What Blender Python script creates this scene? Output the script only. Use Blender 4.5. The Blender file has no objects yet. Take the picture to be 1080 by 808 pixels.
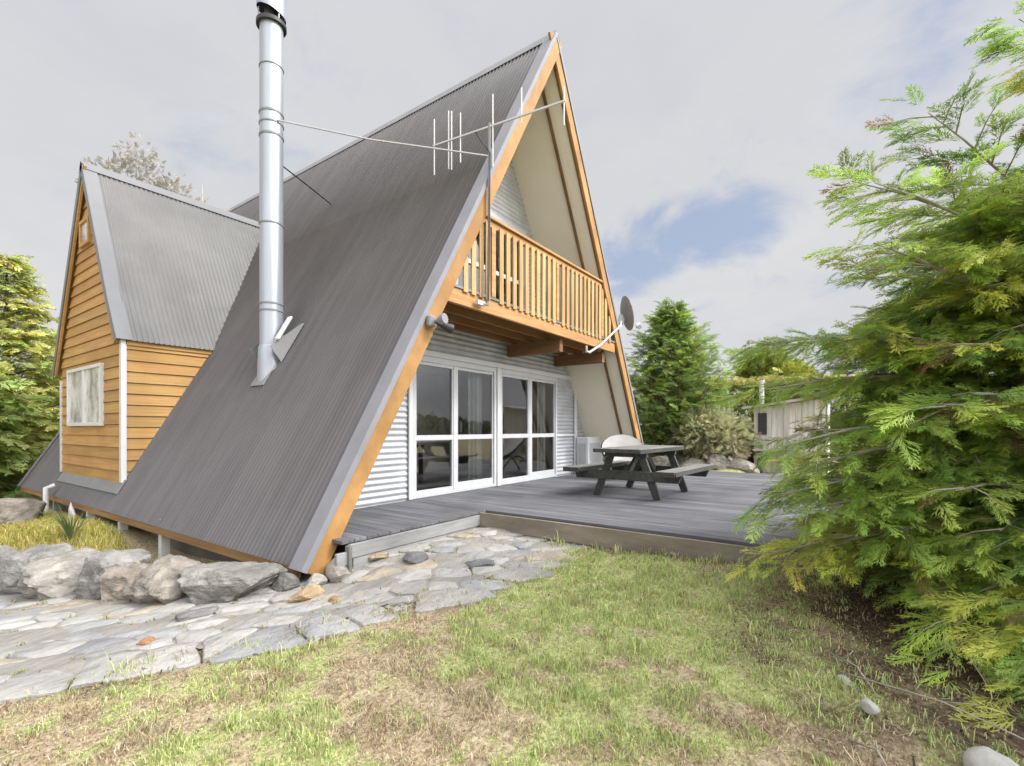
import bpy, math, random
import numpy as np
from mathutils import Vector, noise as mnoise
sc = bpy.context.scene
COL = sc.collection
R = math.radians
rng = np.random.default_rng(11)
random.seed(5)

# ------------------------------------------------------------------ helpers
class MB:
    """collects shapes, then builds ONE mesh object"""
    def __init__(s): s.v = []; s.f = []; s.c = []; s.col = (1, 1, 1)
    def add(s, vs, fs, col=None):
        n = len(s.v); s.v += [tuple(map(float, q)) for q in vs]
        s.f += [tuple(i + n for i in f) for f in fs]
        s.c += [tuple(col or s.col)] * len(vs)
    def hexa(s, p, col=None):      # p: 4 bottom (ccw) + 4 top
        s.add(p, [(3, 2, 1, 0), (4, 5, 6, 7), (0, 1, 5, 4), (1, 2, 6, 5), (2, 3, 7, 6), (3, 0, 4, 7)], col)
    def box(s, x0, x1, y0, y1, z0, z1, col=None):
        s.hexa([(x0, y0, z0), (x1, y0, z0), (x1, y1, z0), (x0, y1, z0), (x0, y0, z1), (x1, y0, z1), (x1, y1, z1), (x0, y1, z1)], col)
    def bar(s, a, b, w, h, up=(0, 0, 1), col=None):
        a = Vector(a); b = Vector(b); d = (b - a).normalized(); up = Vector(up)
        sd = d.cross(up)
        if sd.length < 1e-4: sd = d.cross(Vector((1, 0, 0)))
        sd.normalize(); u = sd.cross(d).normalized(); sd *= w / 2; u *= h / 2
        s.hexa([a - sd - u, a + sd - u, b + sd - u, b - sd - u, a - sd + u, a + sd + u, b + sd + u, b - sd + u], col)
    def tube(s, pts, rad, n=8, caps=True, col=None):
        pts = [Vector(q) for q in pts]
        if not hasattr(rad, '__len__'): rad = [rad] * len(pts)
        vs = []; fs = []; prev = None
        for i, q in enumerate(pts):
            d = (pts[min(i + 1, len(pts) - 1)] - pts[max(i - 1, 0)]).normalized()
            ref = prev if prev is not None else (Vector((0, 0, 1)) if abs(d.z) < .9 else Vector((1, 0, 0)))
            a = ref - d * ref.dot(d)
            if a.length < 1e-5: a = Vector((1, 0, 0)) - d * d.x
            a.normalize(); prev = a; b = d.cross(a)
            for k in range(n):
                t = 2 * math.pi * k / n
                vs.append(q + (a * math.cos(t) + b * math.sin(t)) * rad[i])
        for i in range(len(pts) - 1):
            for k in range(n):
                k2 = (k + 1) % n
                fs.append((i * n + k, i * n + k2, (i + 1) * n + k2, (i + 1) * n + k))
        if caps:
            fs.append(tuple(range(n - 1, -1, -1))); m = (len(pts) - 1) * n
            fs.append(tuple(range(m, m + n)))
        s.add(vs, fs, col)
    def lathe(s, prof, c, n=24, col=None):   # prof [(r,z)], axis z
        vs = []; fs = []
        for r, z in prof:
            for k in range(n):
                t = 2 * math.pi * k / n; vs.append((c[0] + r * math.cos(t), c[1] + r * math.sin(t), c[2] + z))
        for i in range(len(prof) - 1):
            for k in range(n):
                k2 = (k + 1) % n; fs.append((i * n + k, i * n + k2, (i + 1) * n + k2, (i + 1) * n + k))
        s.add(vs, fs, col)
    def build(s, name, m, parent=None, smooth=False, bevel=0):
        return mesh_obj(name, s.v, s.f, m, parent, smooth, s.c, bevel)

def mesh_obj(name, v, f, m, parent=None, smooth=False, c=None, bevel=0):
    me = bpy.data.meshes.new(name); me.from_pydata(v, [], f); me.update()
    if c is not None and len(c):
        at = me.color_attributes.new('Col', 'FLOAT_COLOR', 'POINT')
        arr = np.ones((len(v), 4), np.float32); arr[:, :3] = np.asarray(c, np.float32)[:, :3]; at.data.foreach_set('color', arr.ravel())
    return link(name, me, m, parent, smooth, bevel)

def link(name, me, m, parent=None, smooth=False, bevel=0):
    o = bpy.data.objects.new(name, me); COL.objects.link(o)
    if m: me.materials.append(m)
    if smooth is True: me.polygons.foreach_set('use_smooth', [True] * len(me.polygons))
    elif smooth:
        me.polygons.foreach_set('use_smooth', [True] * len(me.polygons)); me.set_sharp_from_angle(angle=R(smooth))
    if bevel:
        b = o.modifiers.new('bevel', 'BEVEL'); b.width = bevel; b.segments = 1; b.limit_method = 'ANGLE'; b.angle_limit = R(40)
    if parent: o.parent = parent
    return o

def np_obj(name, V, F, m, parent=None, C=None, smooth=False):
    """fast mesh from arrays; F (n,k) constant k"""
    me = bpy.data.meshes.new(name); V = np.asarray(V, np.float32); F = np.asarray(F, np.int32)
    me.vertices.add(len(V)); me.vertices.foreach_set('co', V.ravel())
    k = F.shape[1]; me.loops.add(F.size); me.loops.foreach_set('vertex_index', F.ravel())
    me.polygons.add(len(F)); me.polygons.foreach_set('loop_start', np.arange(0, F.size, k, dtype=np.int32))
    me.update(calc_edges=True)
    if C is not None:
        at = me.color_attributes.new('Col', 'FLOAT_COLOR', 'POINT')
        arr = np.ones((len(V), 4), np.float32); arr[:, :3] = C; at.data.foreach_set('color', arr.ravel())
    return link(name, me, m, parent, smooth)

def tag(o, label=None, cat=None, group=None, kind=None):
    if label: o['label'] = label
    if cat: o['category'] = cat
    if group: o['group'] = group
    if kind: o['kind'] = kind
    return o
def empty(name, loc, label, cat, group=None, rz=0):
    o = bpy.data.objects.new(name, None); COL.objects.link(o); o.location = loc; o.rotation_euler = (0, 0, rz); o.empty_display_size = .2
    return tag(o, label, cat, group)
def keep(o, root):               # parent a mesh built in world coordinates to a root that stands elsewhere
    o.parent = root; o.location = (-root.location.x, -root.location.y, -root.location.z); return o

# ------------------------------------------------------------------ materials
def mat(name, col, rough=.7, metal=0, var=.12, scale=(4, 4, 4), detail=5, col2=None, bump=0, bscale=None, attr=False, spec=.4, fac=(.35, .65), stain=None, stain_scale=1.5, trans=0):
    m = bpy.data.materials.new(name); m.use_nodes = True; nt = m.node_tree; N = nt.nodes; L = nt.links
    b = N['Principled BSDF']; b.inputs['Roughness'].default_value = rough; b.inputs['Metallic'].default_value = metal
    b.inputs['Specular IOR Level'].default_value = spec
    tc = N.new('ShaderNodeTexCoord'); mp = N.new('ShaderNodeMapping'); mp.inputs['Scale'].default_value = scale
    L.new(tc.outputs['Object'], mp.inputs['Vector'])
    nz = N.new('ShaderNodeTexNoise'); nz.inputs['Scale'].default_value = 1; nz.inputs['Detail'].default_value = detail; nz.inputs['Roughness'].default_value = .65
    L.new(mp.outputs[0], nz.inputs['Vector'])
    rp = N.new('ShaderNodeValToRGB'); rp.color_ramp.elements[0].position = fac[0]; rp.color_ramp.elements[1].position = fac[1]
    c1 = [max(0, x * (1 - var)) for x in col]; c2 = list(col2) if col2 else [min(1, x * (1 + var)) for x in col]
    rp.color_ramp.elements[0].color = c1 + [1]; rp.color_ramp.elements[1].color = c2 + [1]
    L.new(nz.outputs['Fac'], rp.inputs[0]); out = rp.outputs[0]
    if stain:
        n2 = N.new('ShaderNodeTexNoise'); n2.inputs['Scale'].default_value = stain_scale; n2.inputs['Detail'].default_value = 6
        L.new(tc.outputs['Object'], n2.inputs['Vector'])
        r2 = N.new('ShaderNodeValToRGB'); r2.color_ramp.elements[0].position = .5; r2.color_ramp.elements[1].position = .72
        L.new(n2.outputs['Fac'], r2.inputs[0])
        mx = N.new('ShaderNodeMix'); mx.data_type = 'RGBA'; mx.inputs[7].default_value = list(stain) + [1]
        L.new(r2.outputs[0], mx.inputs[0]); L.new(out, mx.inputs[6]); out = mx.outputs[2]
    if attr:
        at = N.new('ShaderNodeVertexColor'); at.layer_name = 'Col'
        mx = N.new('ShaderNodeMix'); mx.data_type = 'RGBA'; mx.blend_type = 'MULTIPLY'; mx.inputs[0].default_value = 1
        L.new(out, mx.inputs[6]); L.new(at.outputs[0], mx.inputs[7]); out = mx.outputs[2]
    L.new(out, b.inputs['Base Color'])
    if bump:
        n3 = N.new('ShaderNodeTexNoise'); n3.inputs['Scale'].default_value = 1; n3.inputs['Detail'].default_value = 8; n3.inputs['Roughness'].default_value = .6
        mp3 = N.new('ShaderNodeMapping'); mp3.inputs['Scale'].default_value = bscale or scale
        L.new(tc.outputs['Object'], mp3.inputs['Vector']); L.new(mp3.outputs[0], n3.inputs['Vector'])
        bp = N.new('ShaderNodeBump'); bp.inputs['Strength'].default_value = 1; bp.inputs['Distance'].default_value = bump
        L.new(n3.outputs['Fac'], bp.inputs['Height']); L.new(bp.outputs[0], b.inputs['Normal'])
    if trans:
        t = N.new('ShaderNodeBsdfTranslucent'); L.new(out, t.inputs['Color'])
        ms = N.new('ShaderNodeMixShader'); ms.inputs[0].default_value = trans
        L.new(b.outputs[0], ms.inputs[1]); L.new(t.outputs[0], ms.inputs[2]); L.new(ms.outputs[0], N['Material Output'].inputs['Surface'])
    return m

M = {}
M['roof'] = mat('dark_roof_iron', (.112, .104, .105), .42, 0, .13, (.35, 7, .35), 6, stain=(.132, .124, .124), stain_scale=.8)
M['ridge'] = mat('ridge_iron', (.25, .25, .26), .5, 0, .1, (2, 2, 2))
M['flash'] = mat('grey_flashing', (.22, .22, .238), .5, 0, .08, (2, 2, 2))
M['tray'] = mat('tray_flashing', (.22, .22, .225), .5, 0, .1, (2, 2, 2))
M['dormer_roof'] = mat('weathered_zinc_iron', (.155, .151, .147), .5, .1, .1, (1, 1, 1), 5, stain=(.18, .175, .168), stain_scale=1.2)
M['dormer_flash'] = mat('pale_zinc_flashing', (.165, .167, .173), .45, .1, .08, (1, 1, 1))
M['barge'] = mat('honey_stained_timber', (.36, .195, .068), .62, 0, .26, (2.2, 18, 1.6), 8, stain=(.29, .145, .035), stain_scale=1.7)
M['trim_dark'] = mat('brown_rafter', (.17, .095, .04), .7, 0, .25, (2, 2, 2))
M['eave'] = mat('brown_eave_board', (.27, .155, .068), .7, 0, .25, (14, .8, 14), 6)
M['weather'] = mat('stained_weatherboard', (.43, .25, .085), .62, 0, .17, (1.1, 1.1, 26), 6, attr=True, stain=(.36, .195, .06), stain_scale=1.1, bump=.002)
M['white'] = mat('white_paint', (.62, .62, .62), .45, 0, .05, (3, 3, 3))
M['alu'] = mat('pale_aluminium', (.52, .53, .545), .4, .1, .05, (3, 3, 3))
M['galv'] = mat('galvanised_iron', (.46, .475, .50), .42, .2, .14, (2.5, 2.5, 2.5), 6, stain=(.37, .385, .41), stain_scale=2.2)
M['flue'] = mat('galvanised_flue', (.40, .43, .47), .36, .5, .10, (7, 7, .6), 5)
M['dark'] = mat('dark_metal', (.035, .035, .038), .5, 0, .2, (3, 3, 3))
M['soffit'] = mat('cream_soffit', (.80, .745, .62), .7, 0, .05, (.7, .7, .7))
M['pine'] = mat('pine_baluster', (.45, .285, .12), .65, 0, .25, (9, 9, 1.0), 6, attr=True)
M['rail'] = mat('pine_rail', (.41, .225, .085), .6, 0, .28, (1.0, 14, 18), 7, stain=(.40, .21, .08), stain_scale=2)
M['beam'] = mat('brown_beam', (.19, .10, .045), .65, 0, .25, (9, 1.0, 9), 6)
M['joist'] = mat('joist_timber', (.25, .12, .045), .7, 0, .25, (1.0, 9, 9), 6)
M['deck'] = mat('weathered_deck', (.135, .136, .145), .75, 0, .42, (22, .8, 22), 7, attr=True, stain=(.085, .085, .09), stain_scale=1.1, bump=.004)
M['deck_edge'] = mat('deck_fascia', (.22, .185, .145), .8, 0, .3, (22, 1.1, 6), 6, stain=(.20, .17, .14), stain_scale=2)
M['deck_face'] = mat('grey_deck_fascia', (.25, .25, .25), .8, 0, .25, (1.2, 22, 8), 6, stain=(.17, .165, .16), stain_scale=2)
M['table'] = mat('charcoal_stained_timber', (.055, .056, .05), .6, 0, .35, (1.0, 16, 16), 6)
M['table_top'] = mat('worn_grey_timber', (.17, .166, .158), .7, 0, .3, (1.0, 18, 18), 6)
M['found'] = mat('foundation_concrete', (.155, .15, .14), .9, 0, .25, (3, 3, 3), 6, stain=(.10, .095, .09))
M['rock'] = mat('boulder_stone', (.28, .265, .243), .85, 0, .42, (4.5, 4.5, 9), 9, attr=True, bump=.05, bscale=(11, 11, 20), stain=(.15, .14, .13), stain_scale=2.8)
M['flag'] = mat('flagstone', (.36, .352, .335), .8, 0, .18, (3, 7, 5), 8, attr=True, bump=.035, bscale=(10, 15, 10), stain=(.27, .265, .27), stain_scale=2.6)
M['bark'] = mat('bark', (.17, .125, .09), .9, 0, .35, (14, 14, 3), 6, bump=.01)
M['twig'] = mat('grey_twig', (.36, .32, .27), .85, 0, .3, (9, 9, 9))
M['leaf'] = mat('conifer_foliage', (1, 1, 1), .42, 0, .18, (6, 6, 6), 4, attr=True, trans=.42, spec=.5)
M['grass'] = mat('grass_blade', (1, 1, 1), .6, 0, .12, (3, 3, 3), 3, attr=True, trans=.25, spec=.2)
M['shed'] = mat('weathered_boards', (.60, .56, .53), .85, 0, .22, (14, 14, 1.2), 6, attr=True)
M['shed_roof'] = mat('shed_roof_sheet', (.40, .37, .34), .8, 0, .15, (3, 3, 3))
M['room'] = mat('plaster_ceiling', (.80, .66, .56), .9, 0, .05, (1, 1, 1))
M['room_wall'] = mat('interior_lining', (.70, .65, .57), .9, 0, .15, (.8, .8, .8))
M['room_floor'] = mat('interior_floor', (.45, .43, .41), .6, 0, .1, (2, 2, 2))
M['curtain'] = mat('white_curtain', (.45, .44, .42), .9, 0, .05, (3, 3, 3))
M['cushion'] = mat('grey_canvas', (.37, .36, .345), .9, 0, .08, (4, 4, 4), bump=.004)
M['dish'] = mat('dish_back', (.27, .25, .235), .55, 0, .15, (5, 5, 5))
M['concrete'] = mat('round_stone', (.42, .41, .38), .85, 0, .15, (8, 8, 8), 6, bump=.006, bscale=(25, 25, 25))

# glass: mirror-like film over a mostly clear pane
m = bpy.data.materials.new('window_glass'); m.use_nodes = True; nt = m.node_tree; N = nt.nodes; L = nt.links
N.remove(N['Principled BSDF']); tr = N.new('ShaderNodeBsdfTransparent'); tr.inputs[0].default_value = (.90, .92, .91, 1)
gl = N.new('ShaderNodeBsdfGlossy'); gl.inputs['Roughness'].default_value = .015; gl.inputs['Color'].default_value = (.95, .97, 1, 1)
fr = N.new('ShaderNodeFresnel'); fr.inputs['IOR'].default_value = 2.15
tcg = N.new('ShaderNodeTexCoord'); ng = N.new('ShaderNodeTexNoise'); ng.inputs['Scale'].default_value = 1.3; L.new(tcg.outputs['Object'], ng.inputs['Vector'])
bg = N.new('ShaderNodeBump'); bg.inputs['Distance'].default_value = .004; L.new(ng.outputs['Fac'], bg.inputs['Height']); L.new(bg.outputs[0], gl.inputs['Normal'])
mg = N.new('ShaderNodeMixShader'); L.new(fr.outputs[0], mg.inputs[0]); L.new(tr.outputs[0], mg.inputs[1]); L.new(gl.outputs[0], mg.inputs[2])
L.new(mg.outputs[0], N['Material Output'].inputs['Surface']); M['glass'] = m
# net-curtained panes of the dormer windows
M['net'] = mat('net_curtain_glass', (.46, .45, .44), .18, 0, .35, (4.0, 4.0, 2.6), 5, fac=(.38, .62), col2=(.72, .71, .70), spec=.6)

# ------------------------------------------------------------------ camera
CAM = np.array([-6.989, -4.0696, 1.05]); HEAD = R(54.6469); FPX = 512.39
cam = bpy.data.cameras.new('camera'); co = bpy.data.objects.new('camera', cam); COL.objects.link(co); sc.camera = co
cam.sensor_width = 36; cam.lens = FPX / 1080 * 36; cam.shift_y = 48.19 / 1080; cam.clip_end = 3000; cam.clip_start = .05
co.location = CAM; co.rotation_euler = (R(90), 0, -HEAD)
FW = np.array([math.sin(HEAD), math.cos(HEAD), 0]); RT = np.array([math.cos(HEAD), -math.sin(HEAD), 0])
def skydir(x, y):     # direction in which the photograph shows a patch of sky
    d = FW + RT * (x - 540) / FPX + np.array([0, 0, 1]) * (452.2 - y) / FPX
    return d / np.linalg.norm(d)

# ------------------------------------------------------------------ light
SUN = Vector((.25, -.70, .64)).normalized()
elev = math.asin(SUN.z); azim = math.atan2(SUN.x, SUN.y)
sl = bpy.data.lights.new('sun', 'SUN'); sl.energy = 2.4; sl.angle = R(9); sl.color = (1, .95, .87)
so = bpy.data.objects.new('sun', sl); COL.objects.link(so); so.rotation_euler = (-SUN).to_track_quat('-Z', 'Y').to_euler(); so.location = (0, -10, 20)
w = bpy.data.worlds.new('World'); sc.world = w; w.use_nodes = True; nt = w.node_tree; N = nt.nodes; L = nt.links
bgn = N['Background']; bgn.inputs['Strength'].default_value = .1
sk = N.new('ShaderNodeTexSky'); sk.sky_type = 'NISHITA'; sk.sun_disc = False; sk.sun_elevation = elev; sk.sun_rotation = azim; sk.air_density = 1.0; sk.dust_density = 1.0
tc = N.new('ShaderNodeTexCoord')
def mth(op, a, b=None, clamp=False):
    n = N.new('ShaderNodeMath'); n.operation = op; n.use_clamp = clamp
    for i, q in enumerate((a, b)):
        if q is None: continue
        if hasattr(q, 'links') or hasattr(q, 'is_linked'): L.new(q, n.inputs[i])
        else: n.inputs[i].default_value = q
    return n.outputs[0]
sep = N.new('ShaderNodeSeparateXYZ'); L.new(tc.outputs['Generated'], sep.inputs[0])
zz = mth('ADD', mth('MAXIMUM', sep.outputs[2], 0.0), .22)
cmb = N.new('ShaderNodeCombineXYZ'); L.new(mth('DIVIDE', sep.outputs[0], zz), cmb.inputs[0]); L.new(mth('DIVIDE', sep.outputs[1], zz), cmb.inputs[1])
def nois(scale, detail, rough, off=0):
    n = N.new('ShaderNodeTexNoise'); n.inputs['Scale'].default_value = scale; n.inputs['Detail'].default_value = detail; n.inputs['Roughness'].default_value = rough; n.inputs['Distortion'].default_value = .5
    mp = N.new('ShaderNodeMapping'); mp.inputs['Location'].default_value = (off, off * .7, off * .3); L.new(cmb.outputs[0], mp.inputs[0]); L.new(mp.outputs[0], n.inputs['Vector']); return n.outputs['Fac']
n1 = nois(2.6, 9, .62); n2 = nois(.7, 5, .5, 3.3); n3 = nois(2.6, 8, .62, 7.1)
def blob(x, y, r, amt):
    d = skydir(x, y); vm = N.new('ShaderNodeVectorMath'); vm.operation = 'DOT_PRODUCT'; L.new(tc.outputs['Generated'], vm.inputs[0]); vm.inputs[1].default_value = d
    mr = N.new('ShaderNodeMapRange'); mr.interpolation_type = 'SMOOTHSTEP'; mr.inputs[1].default_value = math.cos(R(r)); mr.inputs[2].default_value = 1; mr.inputs[3].default_value = 0; mr.inputs[4].default_value = amt
    L.new(vm.outputs['Value'], mr.inputs[0]); return mr.outputs[0]
opening = blob(672, 272, 6, .55)
for a in ((718, 256, 6, .55), (765, 240, 6, .5), (808, 222, 5, .4), (650, 290, 5, .3), (900, 80, 10, .10), (1000, 15, 10, .12), (380, 45, 14, .05)):
    opening = mth('ADD', opening, blob(*a))
blue = mth('ADD', mth('MULTIPLY', mth('SUBTRACT', n1, .5), 2.6), opening)
mr = N.new('ShaderNodeMapRange'); mr.interpolation_type = 'SMOOTHSTEP'; mr.inputs[1].default_value = .12; mr.inputs[2].default_value = .95; mr.inputs[4].default_value = .82; L.new(blue, mr.inputs[0])
rp = N.new('ShaderNodeValToRGB'); rp.color_ramp.elements[0].position = .30; rp.color_ramp.elements[1].position = .68
rp.color_ramp.elements[0].color = (6.25, 6.4, 6.8, 1); rp.color_ramp.elements[1].color = (7.7, 7.65, 7.75, 1)
L.new(mth('ADD', mth('MULTIPLY', n2, .6), mth('MULTIPLY', n3, .4)), rp.inputs[0])
skm = N.new('ShaderNodeMix'); skm.data_type = 'RGBA'; skm.inputs[0].default_value = .62; L.new(sk.outputs[0], skm.inputs[6]); skm.inputs[7].default_value = (4.6, 5.7, 8.2, 1)
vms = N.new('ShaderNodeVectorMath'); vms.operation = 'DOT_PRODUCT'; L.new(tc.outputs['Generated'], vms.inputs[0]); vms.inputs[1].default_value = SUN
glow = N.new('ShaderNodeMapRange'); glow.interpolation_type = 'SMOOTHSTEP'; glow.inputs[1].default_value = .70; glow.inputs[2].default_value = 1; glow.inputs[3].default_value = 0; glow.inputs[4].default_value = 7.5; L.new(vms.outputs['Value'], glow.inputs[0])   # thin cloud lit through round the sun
zen = N.new('ShaderNodeMapRange'); zen.interpolation_type = 'SMOOTHSTEP'; zen.inputs[1].default_value = .70; zen.inputs[2].default_value = 1; zen.inputs[3].default_value = 1; zen.inputs[4].default_value = 2.3; L.new(sep.outputs[2], zen.inputs[0])         # an overcast sky is brightest overhead
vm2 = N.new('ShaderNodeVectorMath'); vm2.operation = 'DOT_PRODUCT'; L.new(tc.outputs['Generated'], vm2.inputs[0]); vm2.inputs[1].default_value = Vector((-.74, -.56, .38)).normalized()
fill_lobe = N.new('ShaderNodeMapRange'); fill_lobe.interpolation_type = 'SMOOTHSTEP'; fill_lobe.inputs[1].default_value = .20; fill_lobe.inputs[2].default_value = 1; fill_lobe.inputs[3].default_value = 0; fill_lobe.inputs[4].default_value = 1.5; L.new(vm2.outputs['Value'], fill_lobe.inputs[0])   # added fill light: sky brightened out of view behind the camera
br_ = mth('ADD', mth('ADD', glow.outputs[0], fill_lobe.outputs[0]), zen.outputs[0]); vsc = N.new('ShaderNodeVectorMath'); vsc.operation = 'SCALE'; L.new(rp.outputs[0], vsc.inputs[0]); L.new(br_, vsc.inputs['Scale'])
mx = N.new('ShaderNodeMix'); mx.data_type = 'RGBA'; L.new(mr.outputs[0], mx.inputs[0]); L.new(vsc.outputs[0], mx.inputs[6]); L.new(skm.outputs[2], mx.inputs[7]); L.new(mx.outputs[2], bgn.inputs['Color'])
sc.view_settings.view_transform = 'Standard'; sc.view_settings.look = 'None'; sc.view_settings.exposure = 0.0; sc.view_settings.gamma = 1
sc.render.resolution_x = 1024; sc.render.resolution_y = 766
sc.render.engine = 'CYCLES'
sc.cycles.max_bounces = 8; sc.cycles.transparent_max_bounces = 16

# ------------------------------------------------------------------ terrain
def sst(a, b, x):
    t = np.clip((x - a) / (b - a), 0, 1); return t * t * (3 - 2 * t)
def vnoise(x, y, seed=0):        # smooth value noise on arrays
    xi = np.floor(x).astype(np.int64); yi = np.floor(y).astype(np.int64); fx = x - xi; fy = y - yi
    fx = fx * fx * (3 - 2 * fx); fy = fy * fy * (3 - 2 * fy)
    def h(a, b):
        n = (a * 374761393 + b * 668265263 + seed * 974634777) & 0x7fffffff
        n = ((n ^ (n >> 13)) * 1274126177) & 0x7fffffff
        return ((n ^ (n >> 16)) & 0xffff) / 65535.0
    return (h(xi, yi) * (1 - fx) + h(xi + 1, yi) * fx) * (1 - fy) + (h(xi, yi + 1) * (1 - fx) + h(xi + 1, yi + 1) * fx) * fy
def fbm(x, y, seed=0, o=4):
    s = 0; a = 1; t = 0
    for i in range(o):
        s = s + a * vnoise(x * 2 ** i, y * 2 ** i, seed + i); t += a; a *= .55
    return s / t
def gz0(x, y):
    return -.25 - .035 * np.clip(-2.2 - x, -4, 6) - .05 * np.clip(y + 1.2, -1.5, 5) + .10 * sst(-1.3, -.35, y) * sst(.6, 0, y) * sst(-4.5, -3.7, x) * sst(-1.6, -2.2, x) + .30 * sst(5.6, 6.4, x) * sst(-2.15, -1.7, y)
def gz(x, y):
    x = np.asarray(x, float); y = np.asarray(y, float)
    z = gz0(x, y)
    xl = -4.62 - .5 * (y - .4)                                  # line of the boulders: a planted bed lies behind it
    bed = sst(-.05, .35, x - xl) * sst(.5, 1.6, y) * sst(-3.9, -4.5, x)
    z = z + bed * (-.26 + .40 * sst(3.2, 5.2, y) - .10 * sst(5.6, 7.5, y))
    z = z + .022 * (fbm(x * 2.2, y * 2.2, 3) - .5) * 2 * sst(1.5, 3, np.hypot(x + 9, y + 5) + .5)
    return z
PATH = np.array([(-9.2, 1.6), (-6.95, .30), (-6.41, 0.0), (-6.06, -.34), (-5.64, -.57), (-5.17, -.86), (-4.58, -1.10), (-4.07, -1.40), (-3.47, -1.47), (-2.9, -1.42), (-2.32, -1.32), (-2.16, -.92), (-2.22, -.35), (-2.62, -.22), (-3.57, -.20), (-4.22, -.12), (-4.62, .18), (-5.0, .20), (-5.30, .62), (-5.62, 1.61), (-6.02, 3.0), (-6.4, 4.2), (-7.6, 5.6), (-10.5, 6.4)])
def inpoly(x, y, P):
    x = np.asarray(x); y = np.asarray(y); c = np.zeros(x.shape, bool); n = len(P); j = n - 1
    for i in range(n):
        xi, yi = P[i]; xj, yj = P[j]
        c ^= ((yi > y) != (yj > y)) & (x < (xj - xi) * (y - yi) / (yj - yi + 1e-12) + xi); j = i
    return c
def dist_poly(x, y, P):
    d = np.full(np.shape(x), 1e9); n = len(P)
    for i in range(n):
        a = P[i]; b = P[(i + 1) % n]; ab = b - a
        t = np.clip(((x - a[0]) * ab[0] + (y - a[1]) * ab[1]) / (ab @ ab), 0, 1)
        d = np.minimum(d, np.hypot(x - a[0] - t * ab[0], y - a[1] - t * ab[1]))
    return d
def green_mask(x, y):
    n = fbm(x * 1.5 + 5, y * 1.5, 21, 4); n2 = fbm(x * 5, y * 5, 41, 3)
    n3 = fbm(x * 13, y * 13, 61, 2)
    g = (n - .5) * 1.5 + (n2 - .5) * 1.5 + (n3 - .5) * .8 + .12 + .54 * sst(-5.2, -2.9, x) * sst(-4.9, -3.4, y) + .10 - .22 * sst(-.9, .2, y + .55 * (x + 6.2)) - .10 * sst(-5.0, -6.5, x)
    return .94 * sst(-.12, .60, g)
def dirt_mask(x, y):
    n = fbm(x * 2.3, y * 2.3, 77, 4)
    d = np.hypot(x + 3.2, y + 5.3) + (n - .5) * 1.2
    m = sst(2.05, 1.35, d)
    dp = dist_poly(x, y, PATH); m = np.maximum(m, .75 * sst(.34, .03, dp + (n - .5) * .5))
    dd = np.where((x < -2.05) & (y < -.9) & (y > -4.2), np.abs(x + 2.2), 9)
    return np.maximum(m, .8 * sst(.30, .05, dd + (n - .5) * .25))
def axis_pts(c, fine, step, far, g=1.16):
    p = list(np.arange(-fine, fine + 1e-6, step)); s = step
    while p[-1] < far: s *= g; p.append(p[-1] + s)
    q = [-t for t in p if t > fine + 1e-6][::-1]
    return np.array(q + p) + c
gx = axis_pts(-4.6, 3.2, .05, 600); gy = axis_pts(-1.8, 4.2, .05, 600)
X, Yg = np.meshgrid(gx, gy); Z = gz(X, Yg)
nx, ny = len(gx), len(gy); V = np.stack([X, Yg, Z], -1).reshape(-1, 3)
i = np.arange(nx * ny).reshape(ny, nx); F = np.stack([i[:-1, :-1], i[:-1, 1:], i[1:, 1:], i[1:, :-1]], -1).reshape(-1, 4)
gm = green_mask(V[:, 0], V[:, 1]); dm = dirt_mask(V[:, 0], V[:, 1])
C = np.stack([gm, dm, np.zeros(len(gm))], -1)
m = bpy.data.materials.new('lawn_ground'); m.use_nodes = True; nt = m.node_tree; N = nt.nodes; L = nt.links; b = N['Principled BSDF']; b.inputs['Roughness'].default_value = .95; b.inputs['Specular IOR Level'].default_value = .1
at = N.new('ShaderNodeVertexColor'); at.layer_name = 'Col'; sp = N.new('ShaderNodeSeparateColor'); L.new(at.outputs[0], sp.inputs[0])
tcn = N.new('ShaderNodeTexCoord'); nz = N.new('ShaderNodeTexNoise'); nz.inputs['Scale'].default_value = 38; nz.inputs['Detail'].default_value = 8; L.new(tcn.outputs['Object'], nz.inputs['Vector'])
def rampn(src, cols, pos):
    r = N.new('ShaderNodeValToRGB')
    while len(r.color_ramp.elements) < len(cols): r.color_ramp.elements.new(.5)
    for e, c, p in zip(r.color_ramp.elements, cols, pos): e.color = list(c) + [1]; e.position = p
    L.new(src, r.inputs[0]); return r.outputs[0]
def mixn(f, a, b2):
    n = N.new('ShaderNodeMix'); n.data_type = 'RGBA'; L.new(f, n.inputs[0]); L.new(a, n.inputs[6]); L.new(b2, n.inputs[7]); return n.outputs[2]
straw = rampn(nz.outputs['Fac'], [(.20, .145, .09), (.38, .30, .20), (.52, .43, .30)], [.3, .5, .7])
grn = rampn(nz.outputs['Fac'], [(.22, .24, .09), (.38, .40, .17), (.54, .53, .29)], [.3, .52, .75])
drt = rampn(nz.outputs['Fac'], [(.035, .025, .018), (.10, .07, .05), (.22, .16, .11)], [.3, .52, .75])
L.new(mixn(sp.outputs[1], mixn(sp.outputs[0], straw, grn), drt), b.inputs['Base Color'])
bp = N.new('ShaderNodeBump'); bp.inputs['Distance'].default_value = .02; L.new(nz.outputs['Fac'], bp.inputs['Height']); L.new(bp.outputs[0], b.inputs['Normal'])
tag(np_obj('lawn', V, F, m, C=C, smooth=True), kind='structure')

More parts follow.
